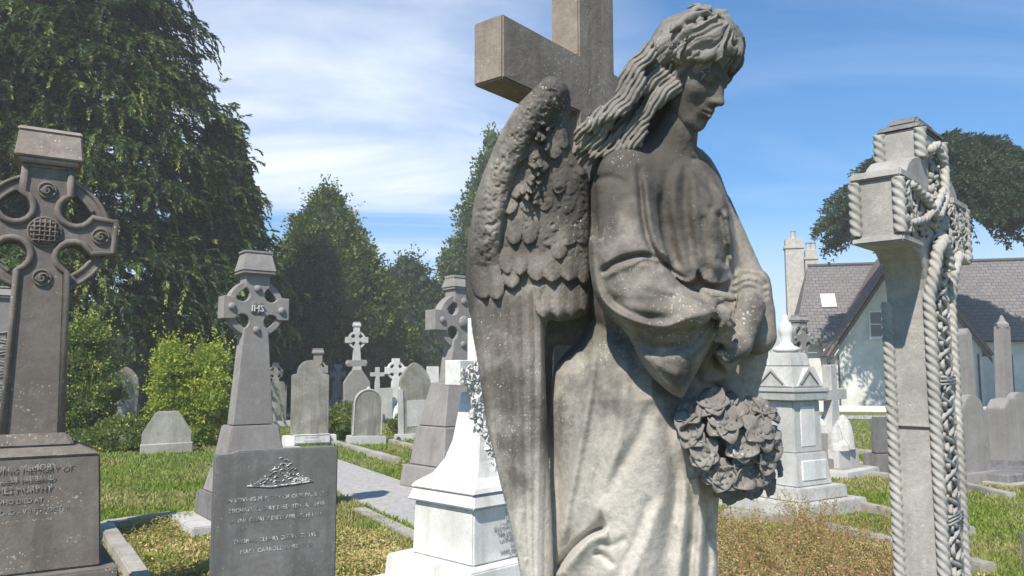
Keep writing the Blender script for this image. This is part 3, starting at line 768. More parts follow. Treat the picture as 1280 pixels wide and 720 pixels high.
for x, y, r in fl:
    dx, dy = (x - 914) / 62, (y - 558) / 70
    q = max(0, 1 - dx * dx - dy * dy) ** .5
    p = camw(x, y, 2.31 - .11 * q); nrm = Vector((dx * .8 - .1, -.9 * q - .25, -dy * .7 + .35))
    rose(bm, p, nrm, r * .00185, rb.choice((4, 5, 5)), rb)
for i in range(46):
    a = rb.uniform(0, 6.28); q = rb.uniform(.55, 1.0)
    dx, dy = math.cos(a) * q, math.sin(a) * q
    dep = max(0, 1 - q * q) ** .5
    p = camw(914 + dx * 52, 557 + dy * 60, 2.34 - .09 * dep)
    petal(bm, p, Vector((dx, -.9 * dep - .3, -dy + .2)), Vector((dx, rb.uniform(-.6, .2), -dy)), rb.uniform(.04, .07), rb.uniform(.018, .032), rb.uniform(.008, .02))
from_c = [(914, 548, 2.36, 38), (920, 580, 2.36, 38), (905, 530, 2.38, 28)]
for x, y, z, r in from_c:
    dome(bm, camw(x, y, z), r * .00235, r * .0017, (0, -1, .1), 14, 5); dome(bm, camw(x, y, z), r * .00235, .03, (0, 1, -.1), 14, 3)
for v in bm.verts: v.co -= base
bobj('bouquet', bm, M['angel_hair'], angel, smooth=True)
# ================================================================ stones
def rot_at(px, py=None, y=None):
    if y is None: p = ground(px, py)
    else: p = at(px, 465, y); p.z = 0
    p.z = 0; return p
class Spot:
    """a stone's own frame: ground point, turn, and picture-to-local measures at its distance"""
    def __init__(s, px, y, turn):
        p = at(px, 465, y); s.x, s.y = p.x, y; s.loc = (p.x, p.y, 0); s.rz = R(turn); s.s = math.cos(math.atan2(p.x, y) + 0 * s.rz); s.px = px
        s.view = abs(math.cos(s.rz + math.atan2(p.x, y)))   # foreshortening of the face
    def h(s, py): return at(s.px, py, s.y).z
    def w(s, dpx):    # width on the face for a width in the picture
        v = math.atan2(s.x, s.y)
        k = math.cos(s.rz) - math.sin(s.rz) * math.tan(v)
        return dpx / F * s.y / max(.3, k)
def celtic(name, sp, label, cat, mat, top, cen, half, shaft_w0, shaft_w1, zb, depth=.16, group=None, ring=True, rr=None, capst=None, boss=None, mould=False, arm_h=None, ringmat=None, tilt=(0, 0), holes=True, scale=1.0):
    """cross with its parts.  half: half span of the arms; shaft_w0/w1: half widths at foot and at the arms"""
    e = empty(name, sp.loc, sp.rz, label, cat, group, tilt=tilt)
    a, b = shaft_w0, shaft_w1; c = arm_h or b * 0.95
    if tilt == (0, 0) and sp.y > 9: e.rotation_euler = (R(random.uniform(-1.2, 1.2)), R(random.uniform(-1.5, 1.5)), sp.rz)
    q = b * .62; o = q * .32; m = o + math.sqrt(q * q - o * o)
    R1 = rr or half * .80; R0 = R1 * .78
    P = []
    slope = (a - b) / (cen - c - m - zb)
    if holes and ring:
        # clockwise outline with round cuts at the armpits
        def cut(sx, sz):
            cxx, czz = sx * (b + o), cen + sz * (c + o)
            a0 = math.atan2(cen + sz * (c + m) - czz, sx * b - cxx); a1 = math.atan2(cen + sz * c - czz, sx * (b + m) - cxx)
            d = a1 - a0
            while d > math.pi: d -= 2 * math.pi
            while d < -math.pi: d += 2 * math.pi
            d -= math.copysign(2 * math.pi, d)
            return [(cxx + q * math.cos(a0 + d * i / 8), czz + q * math.sin(a0 + d * i / 8)) for i in range(9)]
        P = [(-a, zb), (a, zb)] + cut(1, -1) + [(half, cen - c), (half, cen + c)] + cut(1, 1)[::-1] + [(b, top), (-b, top)] + cut(-1, 1) + [(-half, cen + c), (-half, cen - c)] + cut(-1, -1)[::-1]
    else:
        P = [(-a, zb), (a, zb), (b, cen - c), (half, cen - c), (half, cen + c), (b, cen + c), (b, top), (-b, top), (-b, cen + c), (-half, cen + c), (-half, cen - c), (-b, cen - c)]
    bm = bmesh.new(); prism(bm, P, -depth / 2, depth / 2)
    bobj('cross', bm, mat, e, bevel=min(.006, depth * .05), seg=1)
    if ring:
        for k in range(4):
            bm = bmesh.new()
            a0 = k * math.pi / 2; g1 = math.asin(min(.9, c / R1)) - .03; g0 = math.asin(min(.9, b / R1)) - .03
            s0, s1 = (g1, g0) if k % 2 == 0 else (g0, g1)
            ringseg(bm, R0, R1, a0 + s0, a0 + math.pi / 2 - s1, -depth * .34, depth * .34, 0, cen)
            bobj('ring_quadrant', bm, ringmat or mat, e, bevel=min(.005, depth * .04))
    if capst:
        h, ov = capst; bm = bmesh.new(); w = b + ov; d = depth / 2 + ov
        box(bm, -w * .93, w * .93, -d * .9, d * .9, top - .01, top + h * .12); box(bm, -w, w, -d, d, top + h * .12, top + h * .8, w * .14, d * .35)
        box(bm, -w * .98 + .02, w * .98 - .02, -d * .72, d * .72, top + h * .8, top + h, .0)
        bobj('cap', bm, M['brown_cap'] if mat is M['brown'] else mat, e, bevel=.006)
    if boss:
        rb_, fn = boss
        for (x, z) in ((0, cen + (top - cen) * .62), (0, cen - c * 2.3), (half * .74, cen), (-half * .74, cen)):
            bm = bmesh.new(); dome(bm, (x, -depth / 2, z), rb_, rb_ * .65)
            bobj('boss', bm, mat, e, smooth=True)
    return e
def blocks(e, lst, mat, name='pedestal', bevel=.008, separate=True):
    """stack of blocks: (width, depth, z0, z1, taper)"""
    out = []
    for i, t in enumerate(lst):
        bm = bmesh.new(); cbox(bm, t[0], t[1], t[2], t[3], t[4] if len(t) > 4 else 0, t[5] if len(t) > 5 else None)
        out.append(bobj(name if i == 0 else ('plinth' if i < 3 else 'base'), bm, mat if not isinstance(mat, list) else mat[i], e, bevel=bevel, seg=2))
    return out
def slab(name, sp, label, cat, mat, pts, depth, group=None, bevel=.01, tilt=(0, 0), base=None, basemat=None, part='stone'):
    e = empty(name, sp.loc, sp.rz, label, cat, group, tilt=tilt)
    if tilt == (0, 0) and sp.y > 9: e.rotation_euler = (R(random.uniform(-1.5, 1.5)), R(random.uniform(-2, 2)), sp.rz)
    bm = bmesh.new(); prism(bm, pts, -depth / 2, depth / 2); bobj(part, bm, mat, e, bevel=bevel, seg=2)
    if base: blocks(e, base, basemat or mat, 'base')
    return e
def rnd_top(w, z0, z1, kind='round', sh=0.0):
    """headstone outline, half width w"""
    if kind == 'round': r = w; return [(-w, z0), (w, z0)] + arc(0, z1 - r, r, 0, math.pi, 14)
    if kind == 'gothic':
        h = w * 1.5; o = [(-w, z0), (w, z0)]
        R_ = (w * w + h * h) / (2 * w)
        a = math.asin(min(1, h / R_)); right = [(w - R_ + R_ * math.cos(a * i / 8), z1 - h + R_ * math.sin(a * i / 8)) for i in range(9)]
        return o + right + [(-x, z) for x, z in reversed(right[:-1])]
    if kind == 'shoulder':
        r = w * .70; o = [(-w, z0), (w, z0), (w, z1 - r * 1.25), (w * .94, z1 - r * 1.12), (r, z1 - r * 1.05)]
        A = arc(0, z1 - r, r, 0.1, math.pi - .1, 12)
        return o + A + [(-r, z1 - r * 1.05), (-w * .94, z1 - r * 1.12), (-w, z1 - r * 1.25)]
    if kind == 'point': return [(-w, z0), (w, z0), (w * .98, z1 - w * 1.1), (w * .5, z1 - w * .2), (w * .18, z1), (-w * .18, z1), (-w * .5, z1 - w * .2), (-w * .98, z1 - w * 1.1)]
    return [(-w, z0), (w, z0), (w, z1), (-w, z1)]

# ---- near left: brown ringed cross on an inscribed pedestal
yL = 4.9; sp = Spot(44, yL, 33)
H_ = sp.h
cz_ = H_(293); tz = H_(207); hw = sp.w(96)
lc = celtic('celtic_cross', sp, 'brown ringed cross with raised rims and carved discs on a tall lettered pedestal', 'celtic cross', M['brown'],
            tz, cz_, hw, .168, .135, H_(552), depth=.20, rr=.37, capst=None, arm_h=.118)
bm = bmesh.new()
zt = H_(167)
box(bm, -.185, .185, -.165, .165, tz + .012, zt - .03, .018, .03); box(bm, -.16, .16, -.145, .145, tz - .02, tz + .012); box(bm, -.175, .175, -.14, .14, zt - .03, zt, .004, .02)
bobj('cap', bm, M['brown_cap'], lc, bevel=.008, seg=2)
# raised rims following the outline of the cross
bm = bmesh.new(); b_, c_ = .135, .118; q_ = b_ * .62; o_ = q_ * .32; m_ = o_ + math.sqrt(q_ ** 2 - o_ ** 2)
yf = -.10
def cutpath(sx, sz, g=.015):
    cxx, czz = sx * (b_ + o_), cz_ + sz * (c_ + o_)
    a0 = math.atan2(sz * (m_ - o_), -sx * o_); a1 = math.atan2(-sz * o_, sx * (m_ - o_))
    d = a1 - a0
    while d > math.pi: d -= 2 * math.pi
    while d < -math.pi: d += 2 * math.pi
    d -= math.copysign(2 * math.pi, d)
    return [(cxx + (q_ + g) * math.cos(a0 + d * i / 10), yf, czz + (q_ + g) * math.sin(a0 + d * i / 10)) for i in range(11)]
for sx in (1, -1):
    up = [(sx * (b_ - .016), yf, tz - .03)] + cutpath(sx, 1) + [(sx * (hw - .02), yf, cz_ + c_ - .016), (sx * (hw - .02), yf, cz_ - c_ + .016)] + cutpath(sx, -1)[::-1] + [(sx * (.168 - .018), yf, H_(545))]
    tube(bm, up, .021, 8)
    for sz in (1, -1):     # rim round each opening on the ring side
        g1 = math.asin(c_ / .30) + .12; g0 = math.acos(b_ / .30) - .12
        tube(bm, [(sx * .302 * math.cos(g1 + (g0 - g1) * i / 10), -.065, cz_ + sz * .302 * math.sin(g1 + (g0 - g1) * i / 10)) for i in range(11)], .014, 6)
        tube(bm, [(sx * .36 * math.cos(.30 + (1.2 - .30) * i / 12), -.068, cz_ + sz * .36 * math.sin(.30 + (1.2 - .30) * i / 12)) for i in range(13)], .014, 6)
tube(bm, [(-b_ + .016, yf, tz - .03), (b_ - .016, yf, tz - .03)], .014, 6)
bobj('rim_moulding', bm, M['brown'], lc, smooth=True)
def disc(x, z, r, kind):
    bm = bmesh.new(); dome(bm, (x, yf + .004, z), r, r * .35, nu=24)
    tube(bm, [(x + r * math.cos(a), yf - .006, z + r * math.sin(a)) for a in np.linspace(0, 2 * math.pi, 24, endpoint=False)], .0085, 6, closed=True)
    if kind == 'spiral':
        for ph in (0, math.pi):
            tube(bm, [(x + r * .75 * (1 - t) * math.cos(ph + t * 4.2), yf - .006 - r * .35 * math.sqrt(1 - ((1 - t) * .75) ** 2), z + r * .75 * (1 - t) * math.sin(ph + t * 4.2)) for t in np.linspace(0, .95, 14)], .0065, 5)
    else:
        for k in (-.62, -.3, 0, .3, .62):
            l = r * math.sqrt(1 - k * k) * .9
            for vert in (0, 1):
                tube(bm, [((x + k * r) if vert else x + l * t, yf - .004 - r * .35 * math.sqrt(max(0, 1 - k * k - (t * l / r) ** 2)) - .003 * math.cos(t * 9 + k * 8 + vert * 3), (z + l * t) if vert else z + k * r) for t in np.linspace(-1, 1, 13)], .006, 5)
    bobj('carved_disc', bm, M['brown'], lc, smooth=True)
disc(0, cz_, .088, 'knot')
for x, z in ((0, cz_ + .26), (0, cz_ - .28), (hw - .10, cz_ - .0), (-hw + .10, cz_)): disc(x, z, .046, 'spiral')
# pedestal
zs = H_(552)
blocks(lc, [(.44, .38, H_(556), zs + .055, .035), ], M['brown'], 'neck', .012)
pw = .71
zp1 = H_(566)
bm = bmesh.new(); cbox(bm, pw, .58, zp1 - .002, H_(556) + .0, .10, .08); bobj('sloping_top', bm, M['brown'], lc, bevel=.01, seg=2)
zb1 = .42
bm = bmesh.new(); cbox(bm, pw + .05, .62, zb1, zp1 - .004, .03); ped = bobj('pedestal', bm, M['brown'], lc, bevel=.01, seg=2)
bm = bmesh.new(); cbox(bm, pw + .26, .84, .12, zb1 - .003, .02); bobj('plinth', bm, M['brown'], lc, bevel=.012, seg=2)
bm = bmesh.new(); cbox(bm, pw + .5, 1.12, 0, .118, .0); bobj('base', bm, M['kerb'], lc, bevel=.012, seg=2)
text_mesh([('IN LOVING MEMORY OF', .050), ('MY DEAR HUSBAND', .040), ('JAMES MURPHY', .050), ('WHO DIED AT', .038), ('RANKIN ROAD AV 19TH OCTBR', .038), ('1936 AGED 51 YEARS', .040), ('', .04), ('HIS WIFE MARY', .034), ('DIED 4TH MAY 1950', .034)], M['letter_pale'], lc,
          -.05, -.296, zp1 - .075, .045, .060, sx=.92, depth=.0006)
# ---- strip of an ornate cross behind it at the edge of the frame
sp = Spot(-8, 6.6, 33)
oc = celtic('celtic_cross', sp, 'interlaced stone cross half hidden behind the brown cross at the left edge of the picture', 'celtic cross', M['grey'], sp.h(372), sp.h(440), .20, .17, .12, .9, depth=.15, capst=(.09, .03), rr=.19)
bm = bmesh.new(); r9 = random.Random(9)
for i in range(16):
    z = sp.h(470) + i * .045 - .05
    tube(bm, [(.02 + .07 * math.sin(t * 3.14 + i * 1.57), -.078 - .004 * math.cos(t * 6), z + t * .045 - .3) for t in np.linspace(-1, 1, 9)], .010, 5)
bobj('interlace', bm, M['grey'], oc, smooth=True)
blocks(oc, [(.5, .4, .35, .9, .06), (.66, .56, 0, .35, .02)], M['grey'])

# ---- ringed cross with letters
yI = 8.3; sp = Spot(315, yI, 36); H_ = sp.h
ic = celtic('celtic_cross', sp, 'plain grey ringed cross with IHS badge and four round bosses, beside the green bush', 'celtic cross', M['grey'],
            H_(343), H_(386), sp.w(41), .205, .125, H_(530), depth=.19, rr=sp.w(36), arm_h=.115)
b0 = sp.h
bm = bmesh.new(); zt = H_(315); z0_ = H_(343)
box(bm, -.17, .17, -.15, .15, z0_ - .01, z0_ + .02); box(bm, -.175, .175, -.155, .155, z0_ + .022, zt - .03, .038, .05); box(bm, -.15, .15, -.11, .11, zt - .028, zt)
bobj('cap', bm, M['grey'], ic, bevel=.007, seg=2)
for x, z in ((0, H_(362)), (0, H_(413)), (sp.w(31), H_(388)), (-sp.w(31), H_(385))):
    bm = bmesh.new(); dome(bm, (x, -.095, z), .040, .032); bobj('boss', bm, M['grey'], ic, smooth=True)
bm = bmesh.new()
for k in range(4):
    dome(bm, (.036 * math.cos(k * math.pi / 2 + .785), -.095, H_(386) + .036 * math.sin(k * math.pi / 2 + .785)), .045, .014, nu=14, nv=3)
bd = bobj('badge', bm, M['slate'], ic, smooth=True)
text_mesh(['IHS'], M['white'], ic, 0, -.114, H_(386) - .034, .095, name='lettering', depth=.005)
blocks(ic, [(.62, .46, H_(583) + .0, H_(531), .075, .05)], M['grey'], 'die', .012)
bm = bmesh.new(); cbox(bm, .74, .58, H_(612), H_(583) - .003, .055, .05); bobj('pedestal', bm, M['grey'], ic, bevel=.012, seg=2)
bm = bmesh.new(); cbox(bm, .86, .70, .13, H_(612) - .003, .01); bobj('plinth', bm, M['slate'], ic, bevel=.012, seg=2)
bm = bmesh.new(); cbox(bm, 1.30, .95, 0, .128, .0); bobj('base', bm, M['pale'], ic, bevel=.012, seg=2)

# ---- near lettered headstone
yH = 4.15; sp = Spot(350, yH, 30); H_ = sp.h; ww = sp.w(74)
pts = [(-ww, 0), (ww, 0), (ww, H_(561.5)), (ww * .93, H_(561) ), (-ww * .68, H_(561)), (-ww * .70, H_(564)), (-ww, H_(565))]
hs_ = slab('headstone', sp, 'flat topped dark headstone with carved spray and white lettering, before the IHS cross', 'headstone', M['slate'], pts, .085, bevel=.006)
W2 = ww * 2
text_mesh(['IN LOVING MEMORY OF OUR PARENTS', 'MICHAEL CLEARY DIED 8TH JAN 1930', 'ANNE CLEARY DIED APR 12TH 1941', '', 'THOMAS CLEARY DIED OCT 1952', 'MARY CARROLL  APRIL 1960'], M['letter_white'], hs_, .0, -.0440, H_(561) - .245, .029, .050, sx=.97, depth=.0004)
bm = bmesh.new(); r8 = random.Random(8)
for i in range(120):
    x = r8.uniform(-.15, .16); t = 1 - abs(x - .01) / .17
    z = r8.uniform(0, max(.01, .145 * t ** 1.6)); l = r8.uniform(.010, .028); a = r8.uniform(0, 3.1)
    tube(bm, [(x - l / 2 * math.cos(a), -.0430, z), (x + .004 * math.sin(a), -.0455, z + .006), (x + l / 2 * math.cos(a), -.0430, z + l * .3 * math.sin(a))], .0026, 4)
tube(bm, [(-.165, -.043, 0.004), (-.05, -.045, -.006), (.06, -.045, .0), (.16, -.043, .006)], .004, 5)
cvd = bobj('carved_spray', bm, M['letter_white'], hs_); cvd.location = (0.01, 0, H_(561) - .175)

# ---- white marble cross with vine
yW = 5.6; sp = Spot(604, yW, 46); H_ = sp.h
wc = celtic('marble_cross', sp, 'white marble cross wreathed in carved vine on a stepped lettered block', 'cross', M['white'],
            H_(398), H_(466), .29, .14, .085, H_(560), depth=.15, ring=False, arm_h=.085)
bm = bmesh.new()
prof = [(.17, H_(604)), (.165, H_(598)), (.125, H_(585)), (.10, H_(565)), (.085, H_(540)), (.075, H_(500))]
n = 4
zl = [(.385, H_(606)), (.36, H_(600)), (.27, H_(590)), (.205, H_(572)), (.165, H_(550)), (.14, H_(520)), (.12, H_(490))]
rings = [[bm.verts.new((sx_ * w, sy * w * .82, z)) for sx_, sy in ((-1, -1), (1, -1), (1, 1), (-1, 1))] for w, z in zl]
for a_, b2_ in zip(rings, rings[1:]):
    for k in range(4): bm.faces.new((a_[k], a_[(k + 1) % 4], b2_[(k + 1) % 4], b2_[k]))
bm.faces.new(rings[0][::-1]); bm.faces.new(rings[-1])
bobj('flared_foot', bm, M['white'], wc, bevel=.006, seg=2)
zA, zB, zC = H_(606), H_(622), H_(688)
bm = bmesh.new(); cbox(bm, .80, .66, zB, zA - .002, .03); bobj('cornice', bm, M['white'], wc, bevel=.01, seg=2)
bm = bmesh.new(); cbox(bm, .74, .60, zC, zB - .002, .01); bobj('block', bm, M['white'], wc, bevel=.01, seg=2)
bm = bmesh.new(); cbox(bm, 1.02, .86, H_(722), zC - .002, .015); bobj('step', bm, M['white'], wc, bevel=.01, seg=2)
bm = bmesh.new(); cbox(bm, 1.35, 1.2, 0, H_(722) - .002, .01); bobj('base', bm, M['white'], wc, bevel=.01, seg=2)
text_mesh(['ERECTED', 'ERIN DALY', 'IN LOVING MEMORY OF', 'HER LOVING SISTER', 'CATHERINE MARY', 'DALY', 'WHO DIED JUNE', ('R I P', .05)], M['letter_grey'], wc, .0, -.303, zB - .06, .036, .042)
bm = bmesh.new(); r6 = random.Random(6)
for i in range(460):
    t = r6.random(); z = H_(420) + (H_(604) - H_(420)) * t
    x = -.075 + .05 * math.sin(t * 9 + .6) + r6.gauss(0, .020 + .03 * math.sin(t * 3.1)); wdt = .075 + (.11 + .03) * max(0, t - .75) * 4 * .6
    y = -(.085 + max(0, t - .55) * .25) - r6.uniform(0, .03)
    petal(bm, Vector((x, y, z)), Vector((r6.uniform(-.7, .7), -1, r6.uniform(-.3, .8))), Vector((r6.uniform(-1, 1), 0, r6.uniform(-1, 1))), r6.uniform(.03, .055), r6.uniform(.014, .024), .012, .008)
for sgn in (1, -1):
    for i in range(60):
        a = r6.uniform(0, 1); petal(bm, Vector((sgn * (.06 + .22 * a), -.085 - r6.uniform(0, .02), H_(466) - .02 + r6.gauss(0, .04))), Vector((r6.uniform(-.6, .6), -1, r6.uniform(-.3, .6))), Vector((r6.uniform(-1, 1), 0, r6.uniform(-1, 1))), .04, .02, .01, .008)
bobj('vine', bm, M['white'], wc, smooth=True)

# ---- rope-edged cross, right
yR = 3.25; near = at(1163, 400, yR); near.z = 0
aR = 43.0    # broad face runs this far right of straight ahead
rc = empty('rope_cross', near, R(90 - aR), 'tall stone cross with twisted rope edges and knotwork, before the house', 'cross')
Wd, Td, La = .31, .165, .315
def hz(py, y=yR): return at(1163, py, y).z
zt, zau, zal, zbk = hz(160), hz(232, yR - .05), hz(300, yR - .12), hz(372)
bm = bmesh.new()
ztap = 0.0
P = [(0, 0), (Wd, 0), (Wd, zbk)] + [(Wd + (La * .82) * (1 - math.cos(t)), zbk + (zal - zbk) * math.sin(t)) for t in np.linspace(.15, math.pi / 2, 8)] + \
    [(Wd + La, zal), (Wd + La, zau)] + [(Wd + .22 * math.cos(t), zau + .13 * math.sin(t)) for t in np.linspace(0, math.pi / 2, 6)] + [(Wd, zt), (0, zt)] + \
    [(-.22 * math.cos(t), zau + .13 * math.sin(t)) for t in np.linspace(math.pi / 2, 0, 6)] + [(-La, zau), (-La, zal)] + [(-(La * .82) * (1 - math.cos(t)), zbk + (zal - zbk) * math.sin(t)) for t in np.linspace(math.pi / 2, .15, 8)] + [(0, zbk)]
prism(bm, P, 0, Td)
bobj('shaft', bm, M['rope'], rc, bevel=.006)
for s_, nm in ((-1, 'arm_moulding'), (1, 'arm_moulding')):
    x0, x1 = (-La - .018, -.08) if s_ < 0 else (Wd + .08, Wd + La + .018)
    bm = bmesh.new(); box(bm, x0, x1, -.014, Td + .014, zau - .005, zau + .028, .006); bobj(nm, bm, M['ropepale'], rc, bevel=.006, seg=2)
    bm = bmesh.new(); box(bm, x0, x1, -.014, Td + .014, zal - .022, zal + .006, .004); bobj(nm, bm, M['ropepale'], rc, bevel=.006, seg=2)
bm = bmesh.new()
# crown of the shaft, broken
box(bm, -.012, Wd + .012, -.012, Td + .012, zt, zt + .035, .02); box(bm, .03, Wd - .02, .02, Td - .02, zt + .035, zt + .075, .03)
bobj('broken_top', bm, M['slate'], rc, bevel=.012, seg=2)
def rope(path, r, name='rope_edge'):
    P3 = [Vector(p) for p in path]; q = [P3[0]]
    for a_, b_ in zip(P3, P3[1:]):
        n_ = max(1, int((b_ - a_).length / .0045))
        for i in range(1, n_ + 1): q.append(a_.lerp(b_, i / n_))
    bm = bmesh.new(); tube(bm, q, r, 20, twist=60, lobes=3, lob=.20); return bobj(name, bm, M['ropepale'], rc, smooth=True)
rr_ = .0215
for y_ in (0, Td):
    rope([(0, y_, .05), (0, y_, zbk - .01)] if y_ else [(0.0, y_, .05), (0, y_, zbk), (.005, -.022, zbk + .10), (.03, -.035, zal - .02), (.10, -.04, zal + .03), (.17, -.035, zal - .01), (.20, -.03, zal - .09)], rr_)
    rope([(0, y_, zau + .13), (0, y_, zt)], rr_)
    rope([(-La, y_, zal + .01), (-La, y_, zau - .01)], rr_)
rope([(Wd, 0, .05), (Wd, 0, zbk), (Wd - .01, -.02, zbk + .12), (Wd + .04, -.03, zal - .01), (Wd + .13, -.03, zal - .02)], rr_ * .9)
rope([(Wd, 0, zau + .1), (Wd, 0, zt)], rr_); rope([(Wd + La, 0, zal), (Wd + La, 0, zau)], rr_)
rope([(-.20, -.012, zau - .02), (-.08, -.03, zau - .06), (.04, -.04, zau - .12), (.15, -.045, zau - .02), (.18, -.04, zau + .12), (.10, -.035, zau + .2), (.03, -.02, zau + .16)], .016)
rope([(-.22, -.015, zal + .06), (-.1, -.03, zal + .09), (.03, -.04, zal + .16), (.10, -.05, zal + .24)], .013)
# knotwork panels
bm = bmesh.new()
for k in range(62):
    z = .15 + k * .062
    if z > zt - .06: break
    for ph in (0, math.pi):
        tube(bm, [(Wd / 2 + .065 * math.sin(t * math.pi + ph + k * math.pi / 2), -.006 - .006 * math.cos(t * 6.28 + ph), z + t * .062) for t in np.linspace(-.6, .6, 9)], .0095, 6)
    if k % 9 == 4:
        for q_ in (-.014, 0, .014): tube(bm, [(.05, -.012, z + q_), (Wd - .05, -.012, z + q_)], .006, 5)
r4 = random.Random(4)
for sx_ in (-1, 1):
    for k in range(75):
        x = (-.02 - r4.random() * (La - .05)) if sx_ < 0 else (Wd + .02 + r4.random() * (La - .05)); z = r4.uniform(zal + .03, zau - .03); a = r4.uniform(0, 6.28); l = r4.uniform(.015, .03)
        tube(bm, [(x + l * math.cos(a + t * 2.4), -.004 - .008 * math.sin(t * 3.14), z + l * math.sin(a + t * 2.4)) for t in np.linspace(0, 1, 6)], .0065, 5)
for k in range(40):
    x = r4.uniform(.04, Wd - .04); z = r4.uniform(zal, zau + .08); dome(bm, (x, -.002, z), r4.uniform(.012, .028), r4.uniform(.012, .03), nu=8, nv=3)
bobj('knotwork', bm, M['rope'], rc, smooth=True)
bm = bmesh.new(); box(bm, -.012, Wd + .012, -.004, Td + .002, hz(532) - .006, hz(532) + .0, 0); bobj('joint', bm, M['ropepale'], rc)
bm = bmesh.new(); box(bm, -.12, Wd + .12, -.14, Td + .14, 0, .3, .02); box(bm, -.25, Wd + .25, -.27, Td + .27, 0, .12, .02); bobj('base', bm, M['rope'], rc, bevel=.01)

# ---- middle distance, left of the angel: (px of centre, py of foot) gives the spot
def S_(px, py, turn):
    p = ground(px, py); return Spot(px, p.y, turn)
GM = None
# leaning pointed stone behind the bushes
sp = S_(153, 540, 30); e = slab('headstone', sp, 'leaning pale brown headstone with pointed top, between the two bushes', 'headstone', M['mossy'], rnd_top(sp.w(19), 0, sp.h(458), 'gothic'), .12, tilt=(0, R(3)))
sp = S_(176, 519, 30); e = slab('headstone', sp, 'small white stone post just left of the green bush', 'marker', M['pale'], rnd_top(.10, 0, sp.h(505), 'round'), .12)
# stepped low stone on the grass
sp = S_(213, 567, 24); w = sp.w(31); e = slab('headstone', sp, 'low squat concrete marker with stepped sloping shoulders on the grass', 'headstone', M['concrete'],
     [(-w, 0), (w, 0), (w, sp.h(541)), (w * .52, sp.h(517)), (w * .42, sp.h(514)), (-w * .42, sp.h(514)), (-w * .52, sp.h(518)), (-w, sp.h(541))], .25, bevel=.02)
bm = bmesh.new(); box(bm, -w * 1.05, w * 1.05, -.15, .15, 0, sp.h(553)); bobj('step', bm, M['concrete'], e, bevel=.02)
# small ringed cross stone
sp = S_(345, 533, 28); w = sp.w(14); e = celtic('headstone', sp, 'small grey ringed cross on a shouldered stone, just right of the IHS cross', 'headstone', M['mossy'], sp.h(453), sp.h(466), sp.w(9), sp.w(5), sp.w(4), sp.h(480), depth=.10, rr=sp.w(9), arm_h=sp.w(4))
bm = bmesh.new(); prism(bm, [(-w, .15), (w, .15), (w, sp.h(484)), (w * .7, sp.h(477)), (-w * .7, sp.h(477)), (-w, sp.h(484))], -.08, .08); bobj('stone', bm, M['mossy'], e, bevel=.01)
blocks(e, [(w * 2.8, .5, 0, .16, .01)], M['pale'], 'base')
sp = S_(318, 505, 28); e = slab('headstone', sp, 'dark headstone far back under the trees, partly hidden by the IHS cross', 'headstone', M['slate'], rnd_top(.3, 0, 1.0, 'round'), .1)
# round-topped with shoulders
sp = S_(389, 556, 26); w = sp.w(23); e = slab('headstone', sp, 'round topped shouldered headstone streaked dark, on a white base with a plaque', 'headstone', M['mossy'], rnd_top(w, .2, sp.h(450), 'shoulder'), .13)
bl = blocks(e, [(w * 2.75, .42, 0, .21, .01)], M['white'], 'base')
bm = bmesh.new(); box(bm, -w * .95, w * .95, -.30, -.22, .035, .235, .0); pq = bobj('plaque', bm, M['white'], e, bevel=.006)
bm = bmesh.new()
for a_, b_, c1, d1 in ((-w * .93, w * .93, .05, .062), (-w * .93, w * .93, .21, .222), (-w * .93, -w * .91, .062, .21), (w * .91, w * .93, .062, .21)): box(bm, a_, b_, -.305, -.301, c1, d1)
bobj('plaque_border', bm, M['slate'], e); text_mesh(['IN MEMORY', 'REST IN PEACE'], M['letter_grey'], e, 0, -.304, .15, .055, .075, depth=.0006)
# capped cross behind it
sp = S_(399, 528, 26); e = celtic('celtic_cross', sp, 'grey ringed cross with pale roof-shaped cap, showing above the mossy shouldered headstone', 'celtic cross', M['grey'], sp.h(442), sp.h(462), sp.w(12), sp.w(6), sp.w(5), .5, depth=.16, rr=sp.w(11), capst=(.16, .05))
blocks(e, [(.55, .45, .2, .5, .05), (.7, .6, 0, .2, .02)], M['grey'])
sp = S_(421, 515, 26); e = celtic('celtic_cross', sp, 'dim dark ringed cross standing in the shade under the trees', 'celtic cross', M['slate'], sp.h(455), sp.h(468), sp.w(10), sp.w(6), sp.w(5), .5, depth=.16, rr=sp.w(8))
blocks(e, [(.8, .5, 0, .5, .05)], M['slate'])
# tall double cross on a headstone
sp = S_(447, 532, 26); w = sp.w(16); e = celtic('celtic_cross', sp, 'slender two tiered ringed cross rising from a pointed grey headstone, before the dark trees', 'celtic cross', M['pale'], sp.h(408), sp.h(425), sp.w(14), sp.w(6), sp.w(3.6), sp.h(468), depth=.13, rr=sp.w(11), capst=(.13, .03), arm_h=sp.w(3.6), holes=True)
bm = bmesh.new(); box(bm, -sp.w(12), sp.w(12), -.07, .07, sp.h(458), sp.h(450)); 
for s_ in (-1, 1): dome(bm, (s_ * sp.w(10), 0, sp.h(454)), sp.w(4), sp.w(4), (s_, 0, 0), 10, 3)
bobj('lower_arms', bm, M['grey'], e, bevel=.01)
bm = bmesh.new(); prism(bm, [(-w, .25), (w, .25), (w, sp.h(478)), (w * .35, sp.h(462)), (-w * .35, sp.h(462)), (-w, sp.h(478))], -.1, .1); bobj('stone', bm, M['grey'], e, bevel=.012)
blocks(e, [(w * 2.6, .5, 0, .26, .01)], M['pale'], 'base')
